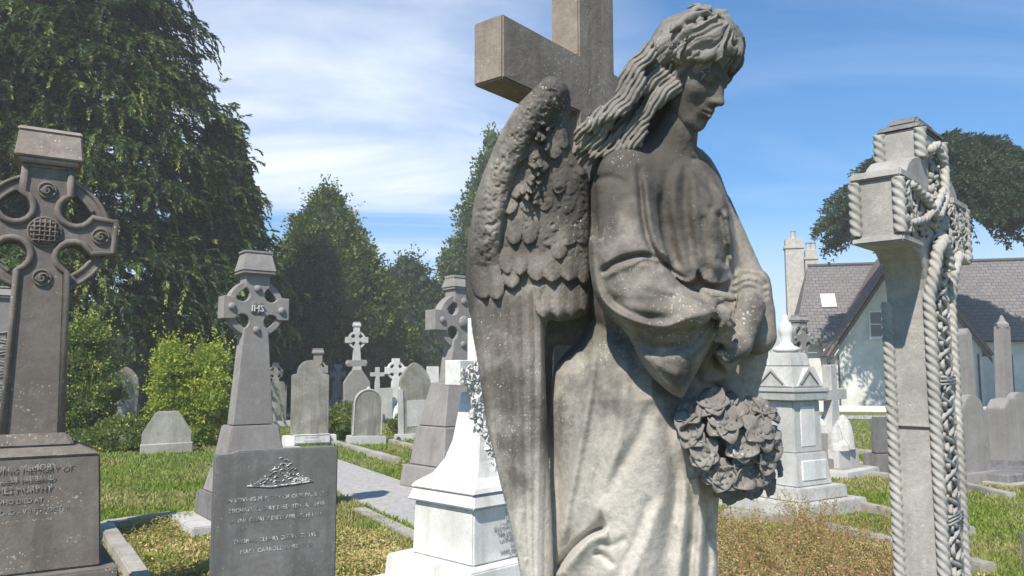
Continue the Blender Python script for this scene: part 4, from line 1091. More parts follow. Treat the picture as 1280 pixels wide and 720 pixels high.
# arched stone with rim
sp = S_(459, 555, 27); w = sp.w(18); e = slab('headstone', sp, 'small grey headstone with arched rimmed top and finial, on a pale block base', 'headstone', M['mossy'], rnd_top(w, .17, sp.h(486), 'round'), .12, base=[(w * 2.5, .36, 0, .18, .01)], basemat=M['pale'])
bm = bmesh.new(); tube(bm, [(-w * .96, -.062, .2), (-w * .96, -.062, sp.h(486) - w)] + [(x, -.062, z) for x, z in arc(0, sp.h(486) - w, w * .96, math.pi, 0, 14)] + [(w * .96, -.062, .2)], .018, 5); dome(bm, (0, 0, sp.h(487)), .05, .07, (0, 0, 1), 8, 3)
bobj('rim', bm, M['pale'], e)
# little white cross
sp = S_(472, 527, 27); e = celtic('cross', sp, 'little pale plain cross on a slim shaft beside a white block, between two larger stones', 'cross', M['pale'], sp.h(459), sp.h(468), sp.w(8.5), sp.w(4), sp.w(2.4), .4, depth=.1, ring=False, arm_h=sp.w(2.4))
blocks(e, [(.5, .4, 0, .42, .08)], M['pale'])
sp = S_(484, 524, 27); e = slab('headstone', sp, 'plain square light grey block headstone beside the bright white ringed cross', 'headstone', M['pale'], rnd_top(sp.w(7), 0, sp.h(485), 'flat'), .15)
# bright white ringed cross on rock mound
sp = S_(495, 523, 27); e = celtic('celtic_cross', sp, 'bright white slender ringed cross standing on a white rockwork mound', 'celtic cross', M['white'], sp.h(448), sp.h(463), sp.w(13), sp.w(6.5), sp.w(4.4), sp.h(508), depth=.15, rr=sp.w(11), arm_h=sp.w(4.2))
bm = bmesh.new(); r3 = random.Random(3)
for i in range(9): dome(bm, (r3.uniform(-.22, .22), r3.uniform(-.2, .2), 0), r3.uniform(.15, .25), r3.uniform(.3, .62), (0, 0, 1), 9, 4)
bobj('rock_mound', bm, M['white'], e)
# tall gothic shouldered stone
sp = S_(521, 549, 30); w = sp.w(19); e = slab('headstone', sp, 'tall pale headstone with pointed hooded top and white streak, left of the capped boss cross', 'headstone', M['mossy'], rnd_top(w, .12, sp.h(453), 'gothic'), .14, base=[(w * 2.5, .4, 0, .14, .02)], basemat=M['pale'])
bm = bmesh.new()
for s_ in (-1, 1): box(bm, s_ * w * .96 - .035, s_ * w * .96 + .035, -.1, .08, .14, sp.h(486)); dome(bm, (s_ * w * .96, -.01, sp.h(486)), .05, .07, (0, 0, 1), 8, 3)
bobj('colonnette', bm, M['pale'], e); bm = bmesh.new(); box(bm, -w * .62, w * .62, -.078, -.068, .3, sp.h(500)); bobj('panel', bm, M['pale'], e, bevel=.004)
# capped boss cross with lettered pedestal
sp = Spot(571, 11.2, 40); H_ = sp.h
e = celtic('celtic_cross', sp, 'capped ringed cross with round bosses on a sloping lettered pedestal, beside the wing', 'celtic cross', M['grey'], H_(362), H_(402), sp.w(35), .24, .155, H_(478), depth=.24, rr=sp.w(28), capst=(.19, .045), boss=(.05, 0), arm_h=.14)
bm = bmesh.new(); dome(bm, (0, -.12, H_(403)), .09, .05, nu=10); bobj('boss', bm, M['grey'], e)
bm = bmesh.new(); cbox(bm, .86, .62, H_(532), H_(478), .12, .1); bobj('die', bm, M['grey'], e, bevel=.015)
bm = bmesh.new(); cbox(bm, 1.02, .80, H_(580), H_(532) - .003, .07, .06); bobj('pedestal', bm, M['grey'], e, bevel=.015)
bm = bmesh.new(); cbox(bm, 1.2, 1.0, 0, H_(580) - .003, .03); bobj('plinth', bm, M['grey'], e, bevel=.015)
text_mesh(['IN MEMORY', 'OF', 'OUR FATHER', 'AND', 'MOTHER', 'R I P'], M['letter_pale'], e, .06, -.352, H_(545), .07, .085)
# white cherub-like carved cross fragment behind it
sp = Spot(551, 14.5, 30); e = celtic('cross', sp, 'pale rough carved cross with slanting limbs just behind the capped boss cross', 'cross', M['pale'], sp.h(425), sp.h(448), .19, .13, .085, sp.h(515), depth=.13, ring=False, tilt=(0, R(9)))
blocks(e, [(.5, .4, 0, sp.h(515) + .02, .06)], M['pale'])
# hidden-but-plausible neighbour stones that peep between
sp = S_(541, 520, 30); e = slab('headstone', sp, 'white squared headstone top peeping between the hooded stone and the boss cross', 'headstone', M['white'], rnd_top(.22, 0, sp.h(458), 'flat'), .12)

# ---- right of the angel
sp = Spot(984, 9.3, 34); H_ = sp.h
e = empty('obelisk_monument', sp.loc, sp.rz, 'whitish pillar monument with small gables, niche panel and urn, right of the bouquet', 'monument')
def w9(p): return sp.w(p) * .72
for nm, l in (('shaft', (w9(48), w9(48), H_(563), H_(500), .012)), ('cornice', (w9(58), w9(58), H_(500) + .002, H_(490), -.012)), ('moulding', (w9(62), w9(62), H_(490) + .002, H_(484), 0)),
              ('head', (w9(54), w9(54), H_(484) + .002, H_(458), .07)), ('collar', (w9(36), w9(36), H_(458) + .002, H_(441), .035)), ('die', (w9(60), w9(60), H_(603), H_(563) - .002, .035)), ('step', (w9(82), w9(82), .16, H_(603) - .002, .01)), ('base', (w9(110), w9(110), 0, .158, .01))):
    bm = bmesh.new(); cbox(bm, *l); bobj(nm, bm, M['pale'] if nm != 'base' else M['pale'], e, bevel=.01, seg=2)
bm = bmesh.new(); lathe(bm, [(.10, H_(441)), (.15, H_(439)), (.15, H_(435)), (.09, H_(432)), (.055, H_(427)), (.075, H_(418)), (.09, H_(410)), (.05, H_(403)), (.03, H_(400)), (.035, H_(396)), (.01, H_(393))], n=16)
bobj('urn', bm, M['white'], e, smooth=True)
for k in range(4):
    bm = bmesh.new(); h0, h1 = H_(483), H_(459)
    ww_ = w9(21); yy = -w9(27) - .006
    prism(bm, [(-ww_, h0), (ww_, h0), (0, h1)], yy, yy + .12); gb = bobj('gable', bm, M['pale'], e, bevel=.006); gb.rotation_euler = (0, 0, k * math.pi / 2)
    bm = bmesh.new()
    for s_ in (-1, 1): tube(bm, [(s_ * ww_ * .72, yy - .004, h0 + .03), (0, yy - .004, h1 - .05)], .010, 4)
    tb = bobj('gable_edge', bm, M['slate'], e); tb.rotation_euler = (0, 0, k * math.pi / 2)
bm = bmesh.new(); box(bm, -w9(12), w9(12), -w9(24) - .004, -w9(24) + .05, H_(556), H_(507)); bobj('panel', bm, M['white'], e, bevel=.006)
bm = bmesh.new(); box(bm, -w9(20), w9(20), -w9(30) - .003, -w9(28), H_(596), H_(572), .0); bobj('panel', bm, M['white'], e, bevel=.006)
# ringed cross behind the pillar
sp = Spot(1001, 12.5, 34); e = celtic('celtic_cross', sp, 'small grey pierced cross with peaked cap directly behind the pillar monument', 'celtic cross', M['grey'], sp.h(402), sp.h(423), sp.w(14), .16, .10, .6, depth=.15, rr=sp.w(11), capst=(.10, .03), boss=(.03, 0))
blocks(e, [(.8, .6, .25, .62, .06), (1.0, .8, 0, .25, .02)], M['grey'])
# shrouded pale statue / cross monument
sp = Spot(1038, 12.6, 38); H_ = sp.h
e = celtic('monument_cross', sp, 'pale rough cross leaning on rockwork upon a stepped block, right of the pillar monument', 'cross', M['pale'], H_(456), H_(493), sp.w(15), .15, .085, H_(545), depth=.15, ring=False)
bm = bmesh.new(); r3 = random.Random(13)
for i in range(14): dome(bm, (r3.uniform(-.22, .22), r3.uniform(-.22, .22), H_(562) + r3.uniform(-.02, .15)), r3.uniform(.1, .2), r3.uniform(.15, .5), (0, 0, 1), 8, 4)
bobj('rockwork', bm, M['pale'], e)
blocks(e, [(.62, .55, H_(600), H_(560), .03), (.95, .85, .12, H_(600), .02), (1.35, 1.2, 0, .12, .01)], M['pale'], 'block')
# white tapered tombstone half hidden by the arm of the angel
sp = Spot(968, 12.4, 30); e = slab('headstone', sp, 'white tapering stone seen between the angel\'s elbow and the pillar monument', 'headstone', M['white'], [(-.3, 0), (.3, 0), (.12, sp.h(415)), (-.02, sp.h(400)), (-.16, sp.h(425))], .2)
# dark headstone before the grass
sp = S_(1101, 592, 20); e = slab('headstone', sp, 'dark grey square headstone on a plinth, just left of the rope cross', 'headstone', M['slate'], rnd_top(sp.w(13), .3, sp.h(521), 'flat'), .16, bevel=.03, base=[(sp.w(34), .4, 0, .31, .02)], basemat=M['slate'])
# stones right of the rope cross
sp = Spot(1208, 14.5, 26); H_ = sp.h; e = slab('pillar_stone', sp, 'tall narrow grey pillar with small pointed cap, immediately right of the rope cross', 'monument', M['grey'], [(-.14, 0), (.14, 0), (.09, H_(418)), (0, H_(410)), (-.09, H_(418))], .2, base=[(.6, .6, 0, .4, .05)], basemat=M['slate'])
sp = Spot(1210, 11.5, 26); H_ = sp.h; e = slab('headstone', sp, 'broad dark grey headstone, its left half hidden by the rope cross', 'headstone', M['grey'], rnd_top(.30, .15, H_(493), 'shoulder'), .14, base=[(.8, .4, 0, .16, .02)], basemat=M['grey'])
sp = Spot(1252, 15.0, 26); H_ = sp.h; e = slab('pillar_stone', sp, 'slim grey pillar with capped head standing on a broad dark base, towards the right edge', 'monument', M['grey'], [(-.15, 0), (.15, 0), (.10, H_(408)), (-.10, H_(408))], .2, base=[(.75, .7, 0, .5, .05)], basemat=M['slate'])
bm = bmesh.new(); lathe(bm, [(.13, H_(409)), (.14, H_(405)), (.08, H_(402)), (.02, H_(394))], n=4); bobj('cap', bm, M['grey'], e)
sp = Spot(1258, 12.6, 26); H_ = sp.h; e = slab('headstone', sp, 'wide dark stone with sloping top in front of the slim capped pillar', 'headstone', M['grey'], [(-.34, 0), (.34, 0), (.32, H_(505)), (.1, H_(497)), (-.2, H_(499)), (-.33, H_(510))], .3, base=[(1.0, .7, 0, .22, .03)], basemat=M['slate'])
sp = Spot(1268, 13.6, 26); H_ = sp.h; e = slab('headstone', sp, 'grey shouldered headstone at the right edge, behind the wide dark stone', 'headstone', M['grey'], rnd_top(.26, 0, H_(490), 'round'), .14)
sp = Spot(1277, 5.5, 20); H_ = sp.h; e = slab('headstone', sp, 'corner of a dark headstone cut off by the lower right corner of the picture', 'headstone', M['slate'], [(-.03, 0), (.6, 0), (.6, H_(664)), (-.03, H_(666))], .14)
e = empty('box_tomb', ground(1262, 600), R(30), 'low dark flat slab tomb lying in the grass at the right', 'tomb'); bm = bmesh.new(); cbox(bm, 1.5, .8, 0, .16, .02); bobj('slab', bm, M['slate'], e, bevel=.02); bm = bmesh.new(); cbox(bm, 1.7, 1.0, 0, .05); bobj('footing', bm, M['kerb'], e, bevel=.01)
e = empty('box_tomb', ground(1232, 545), R(30), 'low raised slab tomb with a white footing strip, beyond the rope cross', 'tomb'); bm = bmesh.new(); cbox(bm, 1.9, .9, .1, .34, .04); bobj('slab', bm, M['slate'], e, bevel=.02); bm = bmesh.new(); cbox(bm, 2.3, 1.2, 0, .1); bobj('footing', bm, M['pale'], e, bevel=.01)

# ---- kerbs round the graves
def kerb(name, pts, w, h, label, mat=None, cat='kerb', group=None):
    """stone edging along ground points"""
    o0 = Vector(pts[0]); e = empty(name, (o0.x, o0.y, 0), 0, label, cat, group)
    for a, b in zip(pts, pts[1:]):
        a = Vector(a); b = Vector(b); d = (b - a); d.z = 0; l = d.length; d.normalize()
        bm = bmesh.new(); nseg = max(1, int(l / 1.1)); x = 0
        for i in range(nseg):
            g_ = .008; box(bm, x + g_, x + l / nseg - g_, -w / 2, w / 2, 0, h * random.uniform(.9, 1.08), .004); x += l / nseg
        ob = bobj('kerb_stone', bm, mat or M['kerb'], e, bevel=.012, seg=2); ob.location = (a.x - o0.x, a.y - o0.y, -.02); ob.rotation_euler = (0, 0, math.atan2(d.y, d.x))
G_ = ground
kerb('grave_kerb', [G_(128, 668), G_(216, 655)], .13, .14, 'mossy pale kerb edging the brown grave bed up to the IHS cross base')
kerb('grave_kerb', [G_(131, 666), G_(178, 745)], .13, .14, 'pale kerb running towards the viewer beside the brown cross pedestal')
kerb('grave_kerb', [G_(418, 556), G_(497, 580)], .16, .12, 'pale kerb along the far edge of the path, near the arched headstone')
kerb('grave_kerb', [G_(488, 553), G_(545, 568)], .14, .10, 'short pale kerb in front of the hooded headstone')
kerb('grave_kerb', [G_(448, 640), G_(545, 688)], .16, .08, 'low broken kerb along the near edge of the path, left of the white marble cross')
kerb('grave_kerb', [G_(905, 648), G_(1010, 662), G_(1125, 690), G_(1240, 722)], .15, .12, 'long pale kerb crossing behind the dry weeds at the lower right')
kerb('grave_kerb', [G_(985, 618), G_(1125, 651), G_(1215, 672)], .14, .12, 'pale kerb in front of the pillar monument, second from the viewer')
kerb('grave_kerb', [G_(1085, 596), G_(1190, 607), G_(1265, 625)], .14, .10, 'kerb crossing the mown grass behind the rope cross')
kerb('grave_kerb', [G_(1060, 566), G_(1200, 574), G_(1300, 583)], .14, .10, 'pale far kerb line between the right hand graves')
kerb('grave_kerb', [G_(318, 548), G_(352, 556)], .12, .10, 'short kerb beside the small ringed cross stone')
# ================================================================ ground, path, lawns
def groundmat():
    m, nt, b = nodes('mown_grass_earth')
    tc = N(nt, 'ShaderNodeTexCoord').outputs['Object']
    n1 = noise(nt, tc, .5, 6, .6); n2 = noise(nt, tc, 4, 8, .7); n3 = noise(nt, tc, 45, 6, .8)
    c = mix(nt, ramp(nt, n2, .35, .65), (.11, .15, .028), (.20, .21, .055))
    c = mix(nt, mul(nt, ramp(nt, n1, .5, .62), .7), c, (.20, .16, .075))
    c = mix(nt, ramp(nt, n3, .45, .75, 0, .6), c, (.24, .22, .11))
    c = mix(nt, ramp(nt, n3, .5, .3, 0, .6), c, (.045, .055, .015))
    L(nt, c, b.inputs['Base Color'])
    bp = N(nt, 'ShaderNodeBump', Strength=.9, Distance=.04); L(nt, n3, bp.inputs['Height']); L(nt, bp.outputs[0], b.inputs['Normal'])
    return m
bm = bmesh.new(); bmesh.ops.create_grid(bm, x_segments=80, y_segments=80, size=150)
for v in bm.verts: v.co.y += 90
gr = bobj('ground', bm, groundmat()); tag(gr, kind='structure')
def sheet(name, pts, z, mat, kind='structure'):
    bm = bmesh.new(); bm.faces.new([bm.verts.new((p[0], p[1], z)) for p in pts]); o = bobj(name, bm, mat); return tag(o, kind=kind)
A0, A1 = ground(421, 574), ground(524, 610); B0, B1 = ground(440, 626), ground(532, 668)
dA = (A1 - A0).normalized(); dB = (B1 - B0).normalized()
dP = (dA + dB).normalized()
PATH = [A0 - dP * 9, A1 + dP * 10, B1 + dP * 8.6, B0 - dP * 10]
sheet('path', PATH, .012, plain('worn_asphalt', (.44, .42, .40), .9, (.30, .285, .27), 14, .6))
sheet('path', [(-40, 29.5, 0), (60, 24, 0), (60, 26.4, 0), (-40, 31.6, 0)], .012, plain('far_path', (.42, .41, .39), .9, (.34, .33, .31), 6, .3))
BED = [ground(136, 668), ground(216, 656), ground(300, 640), ground(470, 668), ground(560, 760), Vector((-.7, 3.0, 0)), Vector((-2.2, 3.6, 0))]
bedm = plain('dry_mossy_earth', (.20, .155, .08), .95, (.11, .085, .04), 22, .9)
sheet('grave_bed', BED, .02, bedm)
BED2 = [ground(884, 655), ground(1005, 668), ground(1125, 697), Vector((4.2, 4.4, 0)), Vector((1.4, 3.2, 0)), Vector((.9, 4.0, 0))]
sheet('grave_bed', BED2, .02, bedm)
def in_poly(x, y, P):
    r = np.zeros(x.shape, bool); n = len(P)
    for i in range(n):
        ax, ay = P[i][0], P[i][1]; bx, by = P[(i + 1) % n][0], P[(i + 1) % n][1]
        if ay != by: r ^= ((y < ay) != (y < by)) & (x < (bx - ax) * (y - ay) / (by - ay) + ax)
    return r
def ground_np(px, py):
    t = (360 - py) / F; k = (t * cp + sp_) / (cp - t * sp_); y = -CH / k; zc = y * cp - CH * sp_
    return (px - 640) / F * zc, y
sp_ = math.sin(PITCH)
def quads(name, P, D, Sd, ln, wd, mat, tint, tint2=None, kind='stuff', parent=None, label=None, z_off=0.0, bend=None):
    """leaf or blade shaped faces: P foot, D direction, Sd side vector"""
    n = len(P); ln = np.broadcast_to(ln, n)[:, None]; wd = np.broadcast_to(wd, n)[:, None]
    mid = P + D * ln * .45; tip = P + D * ln
    if bend is not None: tip = tip + bend
    V = np.stack([P, mid + Sd * wd, tip, mid - Sd * wd], 1).reshape(-1, 3)
    Q = np.arange(n * 4).reshape(-1, 4)
    at_ = {'tint': np.repeat(tint, 4)}
    if tint2 is not None: at_['tint2'] = np.repeat(tint2, 4)
    o = npmesh(name, V, Q, mat, parent, smooth=False, attrs=at_)
    if kind: o['kind'] = kind
    return o
def unit(v): return v / (np.linalg.norm(v, axis=1, keepdims=True) + 1e-9)
def sidev(D, r):
    s_ = np.cross(D, r.normal(size=D.shape)); return unit(s_)
gm = leafmat('grass_blades', (.13, .21, .025), (.26, .31, .05), (.38, .33, .14), .3)
r_g = np.random.default_rng(21)
def lawn(n, x0, x1, y0, y1, hmin, hmax, seed):
    r = np.random.default_rng(seed)
    px = r.uniform(x0, x1, n); py = y0 + (y1 - y0) * r.random(n) ** .8
    x, y = ground_np(px, py)
    keep = ~in_poly(x, y, PATH) & ~in_poly(x, y, BED) & ~in_poly(x, y, BED2) & (y < 34)
    x, y = x[keep], y[keep]; n = len(x)
    rr = np.random.default_rng(99)
    dry = np.clip(vnoise(x + 50, y + 50, 1.3, rr) * 2.2 + .35 + vnoise(x + 20, y + 9, .3, rr), 0, 1)
    D = unit(np.stack([r.normal(0, .45, n), r.normal(0, .45, n), np.ones(n)], 1))
    h = r.uniform(hmin, hmax, n) * (1 + y / 25) * (1 + .8 * vnoise(x + 33, y + 70, .8, rr))
    return np.stack([x, y, np.zeros(n)], 1), D, sidev(D, r), h, .0035 * (1 + y / 6), r.random(n), dry * (r.random(n) < .75)
parts_ = [lawn(120000, -60, 640, 522, 730, .022, .055, 1), lawn(90000, 880, 1340, 520, 800, .02, .05, 2), lawn(30000, 640, 880, 522, 700, .02, .05, 3)]
cc = [np.concatenate([p[i] for p in parts_]) for i in range(7)]
quads('grass', *cc[:5], gm, cc[5], cc[6])
# creeping dry cover on the grave beds
def cover(poly, n, seed):
    r = np.random.default_rng(seed); xs = [p[0] for p in poly]; ys = [p[1] for p in poly]
    x = r.uniform(min(xs), max(xs), n * 2); y = r.uniform(min(ys), max(ys), n * 2); k = in_poly(x, y, poly); x, y = x[k][:n], y[k][:n]; n = len(x)
    rr = np.random.default_rng(5); lump = np.clip(1.8 * vnoise(x + 40, y + 40, .35, rr) + .5 + vnoise(x, y, .1, rr) * .4, 0, 1.3)
    P = np.stack([x, y, .02 + r.random(n) * .10 * lump], 1)
    D = unit(np.stack([r.normal(0, 1, n), r.normal(0, 1, n), r.uniform(-.2, 1.1, n)], 1))
    t = r.random(n); return P, D, sidev(D, r), r.uniform(.015, .055, n), r.uniform(.003, .009, n), np.clip(t + vnoise(x + 9, y + 3, .4, rr), 0, 1), (r.random(n) < .34 + .8 * vnoise(x + 70, y, .6, rr)).astype(float)
cm = leafmat('dry_ground_cover_leaves', (.34, .24, .09), (.62, .50, .23), (.22, .27, .05), .25, .8)
for poly, n, sd in ((BED, 60000, 31), (BED2, 50000, 32)):
    a = cover(poly, n, sd); quads('ground_cover', *a[:5], cm, a[5], a[6])
# standing dry weeds, lower right
r = np.random.default_rng(41); Ps, Ds, Ls, Ws, Ts = [], [], [], [], []
for i in range(620):
    px = r.uniform(885, 1150); py = r.uniform(650, 820); x, y = ground_np(np.array([px]), np.array([py])); x, y = x[0], y[0]
    if not in_poly(np.array([x]), np.array([y]), BED2)[0] and r.random() < .8: continue
    hgt = r.uniform(.12, .42) * (1.25 if 985 < px < 1060 else .9); lean = r.normal(0, .28, 2); col = r.random()
    for s_ in range(r.integers(3, 7)):
        l2 = lean + r.normal(0, .3, 2); n = 14; t = np.linspace(.05, 1, n)
        pts = np.stack([x + l2[0] * t * hgt, y + l2[1] * t * hgt, t * hgt * (1 - .15 * t)], 1)
        Ps.append(pts[:-1]); Ds.append(unit(pts[1:] - pts[:-1])); Ls.append(np.full(n - 1, hgt / n * 1.3)); Ws.append(np.full(n - 1, .0016)); Ts.append(np.full(n - 1, .2))
        m = 26; tt = r.uniform(.3, 1, m); q = np.stack([np.interp(tt, t, pts[:, k]) for k in range(3)], 1) + r.normal(0, .008, (m, 3))
        Ps.append(q); Ds.append(unit(r.normal(0, 1, (m, 3)) + [0, 0, .4])); Ls.append(r.uniform(.010, .03, m)); Ws.append(r.uniform(.002, .006, m)); Ts.append(np.clip(r.normal(col, .25, m), 0, 1))
P = np.concatenate(Ps); D = np.concatenate(Ds)
wm = leafmat('dry_weed', (.32, .17, .075), (.52, .40, .21), (.15, .19, .04), .25, .8)
quads('dry_weeds', P, D, sidev(D, r), np.concatenate(Ls), np.concatenate(Ws), wm, np.concatenate(Ts), (r.random(len(P)) < .15).astype(float))
# little yellow flowers and fallen leaves in the weeds
# ================================================================ trees and bushes
bark = plain('bark', (.12, .09, .07), .95, (.06, .045, .035), 12, .8)
bark_grey = plain('grey_bark', (.18, .16, .14), .95, (.1, .09, .08), 10, .8)
def trunk(parent, h, r0, lean=0, n=9, mat=None, limbs=10, spread=2.0, low=.3, seed=0):
    rr = random.Random(seed); bm = bmesh.new()
    tube(bm, [(lean * t * t + .05 * math.sin(t * 7), .04 * math.sin(t * 5), h * t) for t in np.linspace(0, 1, 10)], [r0 * (1.25 - 1.2 * t) + .01 for t in np.linspace(0, 1, 10)], n)
    for i in range(limbs):
        t = low + (.92 - low) * (i + rr.random()) / limbs; a = rr.uniform(0, 6.28); l = spread * (1.1 - .8 * t) * rr.uniform(.7, 1)
        tube(bm, [(lean * t * t + math.cos(a) * l * u, math.sin(a) * l * u, h * t + l * (.35 * u - .35 * u * u)) for u in np.linspace(0, 1, 6)], [r0 * .3 * (1 - t * .5) * (1.05 - u) + .008 for u in np.linspace(0, 1, 6)], 6)
    return bobj('trunk', bm, mat or bark, parent, smooth=True)
def conifer(name, px, y, top_z, prof, label, mat, nb, seed, leaf=.16, group=None, zlow=2.0, per=26, droop=.55):
    """drooping sprays hung along branches; prof(t) radius in metres, t = 0 at the lowest branches"""
    r = np.random.default_rng(seed); p = at(px, 465, y); e = empty(name, (p.x, p.y, 0), 0, label, 'tree', group)
    trunk(e, top_z * .95, .32, seed=seed, limbs=14, spread=2.5, low=.12)
    t = r.random(nb) ** .85; z = zlow + (top_z - zlow) * t; az = r.uniform(0, 2 * np.pi, nb); az = np.where((np.sin(az) > .45) & (r.random(nb) < .6), -az, az)
    rad = np.array([prof(q) for q in t]) * np.where(r.random(nb) < .25, r.uniform(.95, 1.28, nb), r.uniform(.5, 1.0, nb))
    tb = r.random(nb); P, D, Ln, Wd, T1, T2 = [], [], [], [], [], []
    for i in range(nb):
        k = per; u = r.uniform(.35, 1.0, k) ** .7
        side = r.normal(0, .16, k) * rad[i] * u ** 1.5
        bx = math.cos(az[i]); by = math.sin(az[i])
        cx = bx * rad[i] * u - by * side; cy = by * rad[i] * u + bx * side; cz = z[i] + rad[i] * (.22 * u - droop * u ** 2.5 * .55) + r.normal(0, .08, k)
        # each spray: a feathery frond, stem curving out and down with leaflets along both sides
        m = 22; a2 = az[i] + r.normal(0, .55, k); fl = r.uniform(.45, 1.0, k) * leaf * 5.0; hang = r.uniform(.1, 1.1, k) * (.4 + u)
        q = np.tile(np.linspace(.08, 1, m), (k, 1)); sgn = np.where(np.arange(m) % 2, 1., -1.)[None, :]
        hx_, hy_ = np.cos(a2)[:, None], np.sin(a2)[:, None]
        X = cx[:, None] + hx_ * fl[:, None] * q * (1 - .35 * q); Y = cy[:, None] + hy_ * fl[:, None] * q * (1 - .35 * q); Z = cz[:, None] + fl[:, None] * (.12 * q - hang[:, None] * q ** 1.7 * .75)
        P.append(np.stack([X, Y, Z], -1).reshape(-1, 3))
        D.append(np.stack([hx_ * .8 - hy_ * sgn * .55, hy_ * .8 + hx_ * sgn * .55, -hang[:, None] * (.25 + q) + 0 * X], -1).reshape(-1, 3) + r.normal(0, .18, (k * m, 3)))
        Ln.append(r.uniform(.75, 1.25, k * m) * leaf * (1.15 - .5 * q.ravel())); Wd.append(r.uniform(.10, .17, k * m) * leaf)
        ts = np.clip(tb[i] * .55 + r.uniform(-.15, .35, k), 0, 1)
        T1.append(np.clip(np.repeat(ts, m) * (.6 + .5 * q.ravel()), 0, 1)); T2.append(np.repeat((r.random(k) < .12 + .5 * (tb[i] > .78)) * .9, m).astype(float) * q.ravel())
    P = np.concatenate(P); D = unit(np.concatenate(D))
    quads('crown', P, D, sidev(D, r), np.concatenate(Ln), np.concatenate(Wd), mat, np.concatenate(T1), np.concatenate(T2), kind=None, parent=e)
    return e
def clumpy(name, loc, blobs, label, cat, mat, n, leaf, seed, clump=.35, shape=.32, group=None, tr=None, spiky=0.0, crown='crown', ragged=.0, up=.2, hollow=.5, core=None, shoots=0, shoot_l=.5):
    """crown of many small clumps on a set of big lobes (x, y, z, rx, ry, rz) about the foot"""
    r = np.random.default_rng(seed); e = empty(name, loc, 0, label, cat, group)
    if tr: trunk(e, tr[0], tr[1], seed=seed, spread=tr[2], limbs=tr[3], mat=bark_grey if len(tr) > 4 else bark)
    B = np.array(blobs); w = B[:, 3] * B[:, 5]; pick = r.choice(len(B), n // 26, p=w / w.sum())
    d = unit(r.normal(size=(len(pick), 3)) + [0, -.15, up]); rad = r.uniform(1 - hollow * .5, 1.04 + ragged * r.random(len(pick)), len(pick))
    C = B[pick, :3] + d * B[pick, 3:] * rad[:, None]
    tc_ = r.random(len(pick)); m = 26
    cr = clump * r.uniform(.5, 1.3, len(pick))
    dd = unit(r.normal(size=(len(pick), m, 3)).reshape(-1, 3)).reshape(len(pick), m, 3)
    P = (C[:, None] + dd * cr[:, None, None] * r.uniform(.3, 1, (len(pick), m, 1)) * [1, 1, .75]).reshape(-1, 3)
    D = unit((dd * .8 + d[:, None] * .6 + r.normal(0, .5, dd.shape)).reshape(-1, 3) + [0, 0, .15])
    if spiky: D = unit(d.repeat(m, 0) + dd.reshape(-1, 3) * .6 + [0, 0, -spiky])
    k = P[:, 2] > .02; P, D = P[k], D[k]; n2 = len(P)
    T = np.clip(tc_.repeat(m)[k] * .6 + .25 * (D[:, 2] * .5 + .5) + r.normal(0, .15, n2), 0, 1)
    quads(crown, P, D, sidev(D, r), r.uniform(.6, 1.4, n2) * leaf, r.uniform(.6, 1.2, n2) * leaf * shape, mat, T, (r.random(n2) < .06 + .4 * (tc_.repeat(m)[k] > .85)).astype(float), kind=None, parent=e)
    if shoots:
        n3 = shoots; d3 = unit(r.normal(size=(n3, 3)) + [0, 0, 1.1]); b3 = B[r.integers(0, len(B), n3)]
        base3 = b3[:, :3] + d3 * b3[:, 3:] * .85; L3 = r.uniform(.25, 1.0, n3) * shoot_l; m = 16; u = np.linspace(0, 1, m)
        dr = unit(d3 + [0, 0, .5]); Cc = base3[:, None] + dr[:, None] * (L3[:, None, None] * u[None, :, None]) + r.normal(0, .3, (n3, 1, 3)) * (L3[:, None, None] * u[None, :, None] ** 2)
        P3 = (Cc + r.normal(0, leaf * .3, Cc.shape)).reshape(-1, 3); D3 = unit(r.normal(0, .8, P3.shape) + dr.repeat(m, 0)); n4 = len(P3)
        quads('shoots', P3, D3, sidev(D3, r), r.uniform(.6, 1.2, n4) * leaf, r.uniform(.6, 1.1, n4) * leaf * shape, mat, np.clip(r.normal(.75, .2, n4), 0, 1), (r.random(n4) < .3).astype(float), kind=None, parent=e)
    if core:
        bm = bmesh.new()
        for b in blobs:
            q = bmesh.ops.create_icosphere(bm, subdivisions=3, radius=1)['verts']
            for v in q: 
                f = core * (1 + .12 * math.sin(v.co.x * 5 + b[0]) * math.cos(v.co.z * 6)); v.co = Vector((b[0] + v.co.x * b[3] * f, b[1] + v.co.y * b[4] * f, max(.05, b[2] + v.co.z * b[5] * f)))
        o = bobj('inner_foliage', bm, mat, e, smooth=True)
    return e
lm_cyp = leafmat('cypress_foliage', (.014, .032, .010), (.075, .115, .026), (.24, .26, .045), .12)
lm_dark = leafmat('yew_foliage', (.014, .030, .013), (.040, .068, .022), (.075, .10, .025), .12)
lm_mid = leafmat('oak_foliage', (.024, .05, .012), (.09, .125, .025), (.22, .22, .035), .2)
lm_pine = leafmat('monkey_puzzle_foliage', (.018, .036, .018), (.050, .078, .036), (.06, .09, .05), .08)
lm_bush = leafmat('bright_bush_leaves', (.16, .23, .02), (.42, .47, .055), (.52, .50, .09), .35)
lm_ivy = leafmat('ivy_leaves', (.045, .08, .014), (.18, .23, .04), (.42, .42, .09), .25)
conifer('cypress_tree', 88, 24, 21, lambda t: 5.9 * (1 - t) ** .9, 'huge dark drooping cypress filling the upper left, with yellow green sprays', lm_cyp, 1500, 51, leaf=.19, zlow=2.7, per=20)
conifer('cypress_tree', 268, 25.5, 9.7, lambda t: 2.1 * (1 - t) ** .8, 'darker cypress with ragged branch tips, right edge of the big tree mass', lm_cyp, 620, 52, leaf=.17, zlow=2.5, per=18)
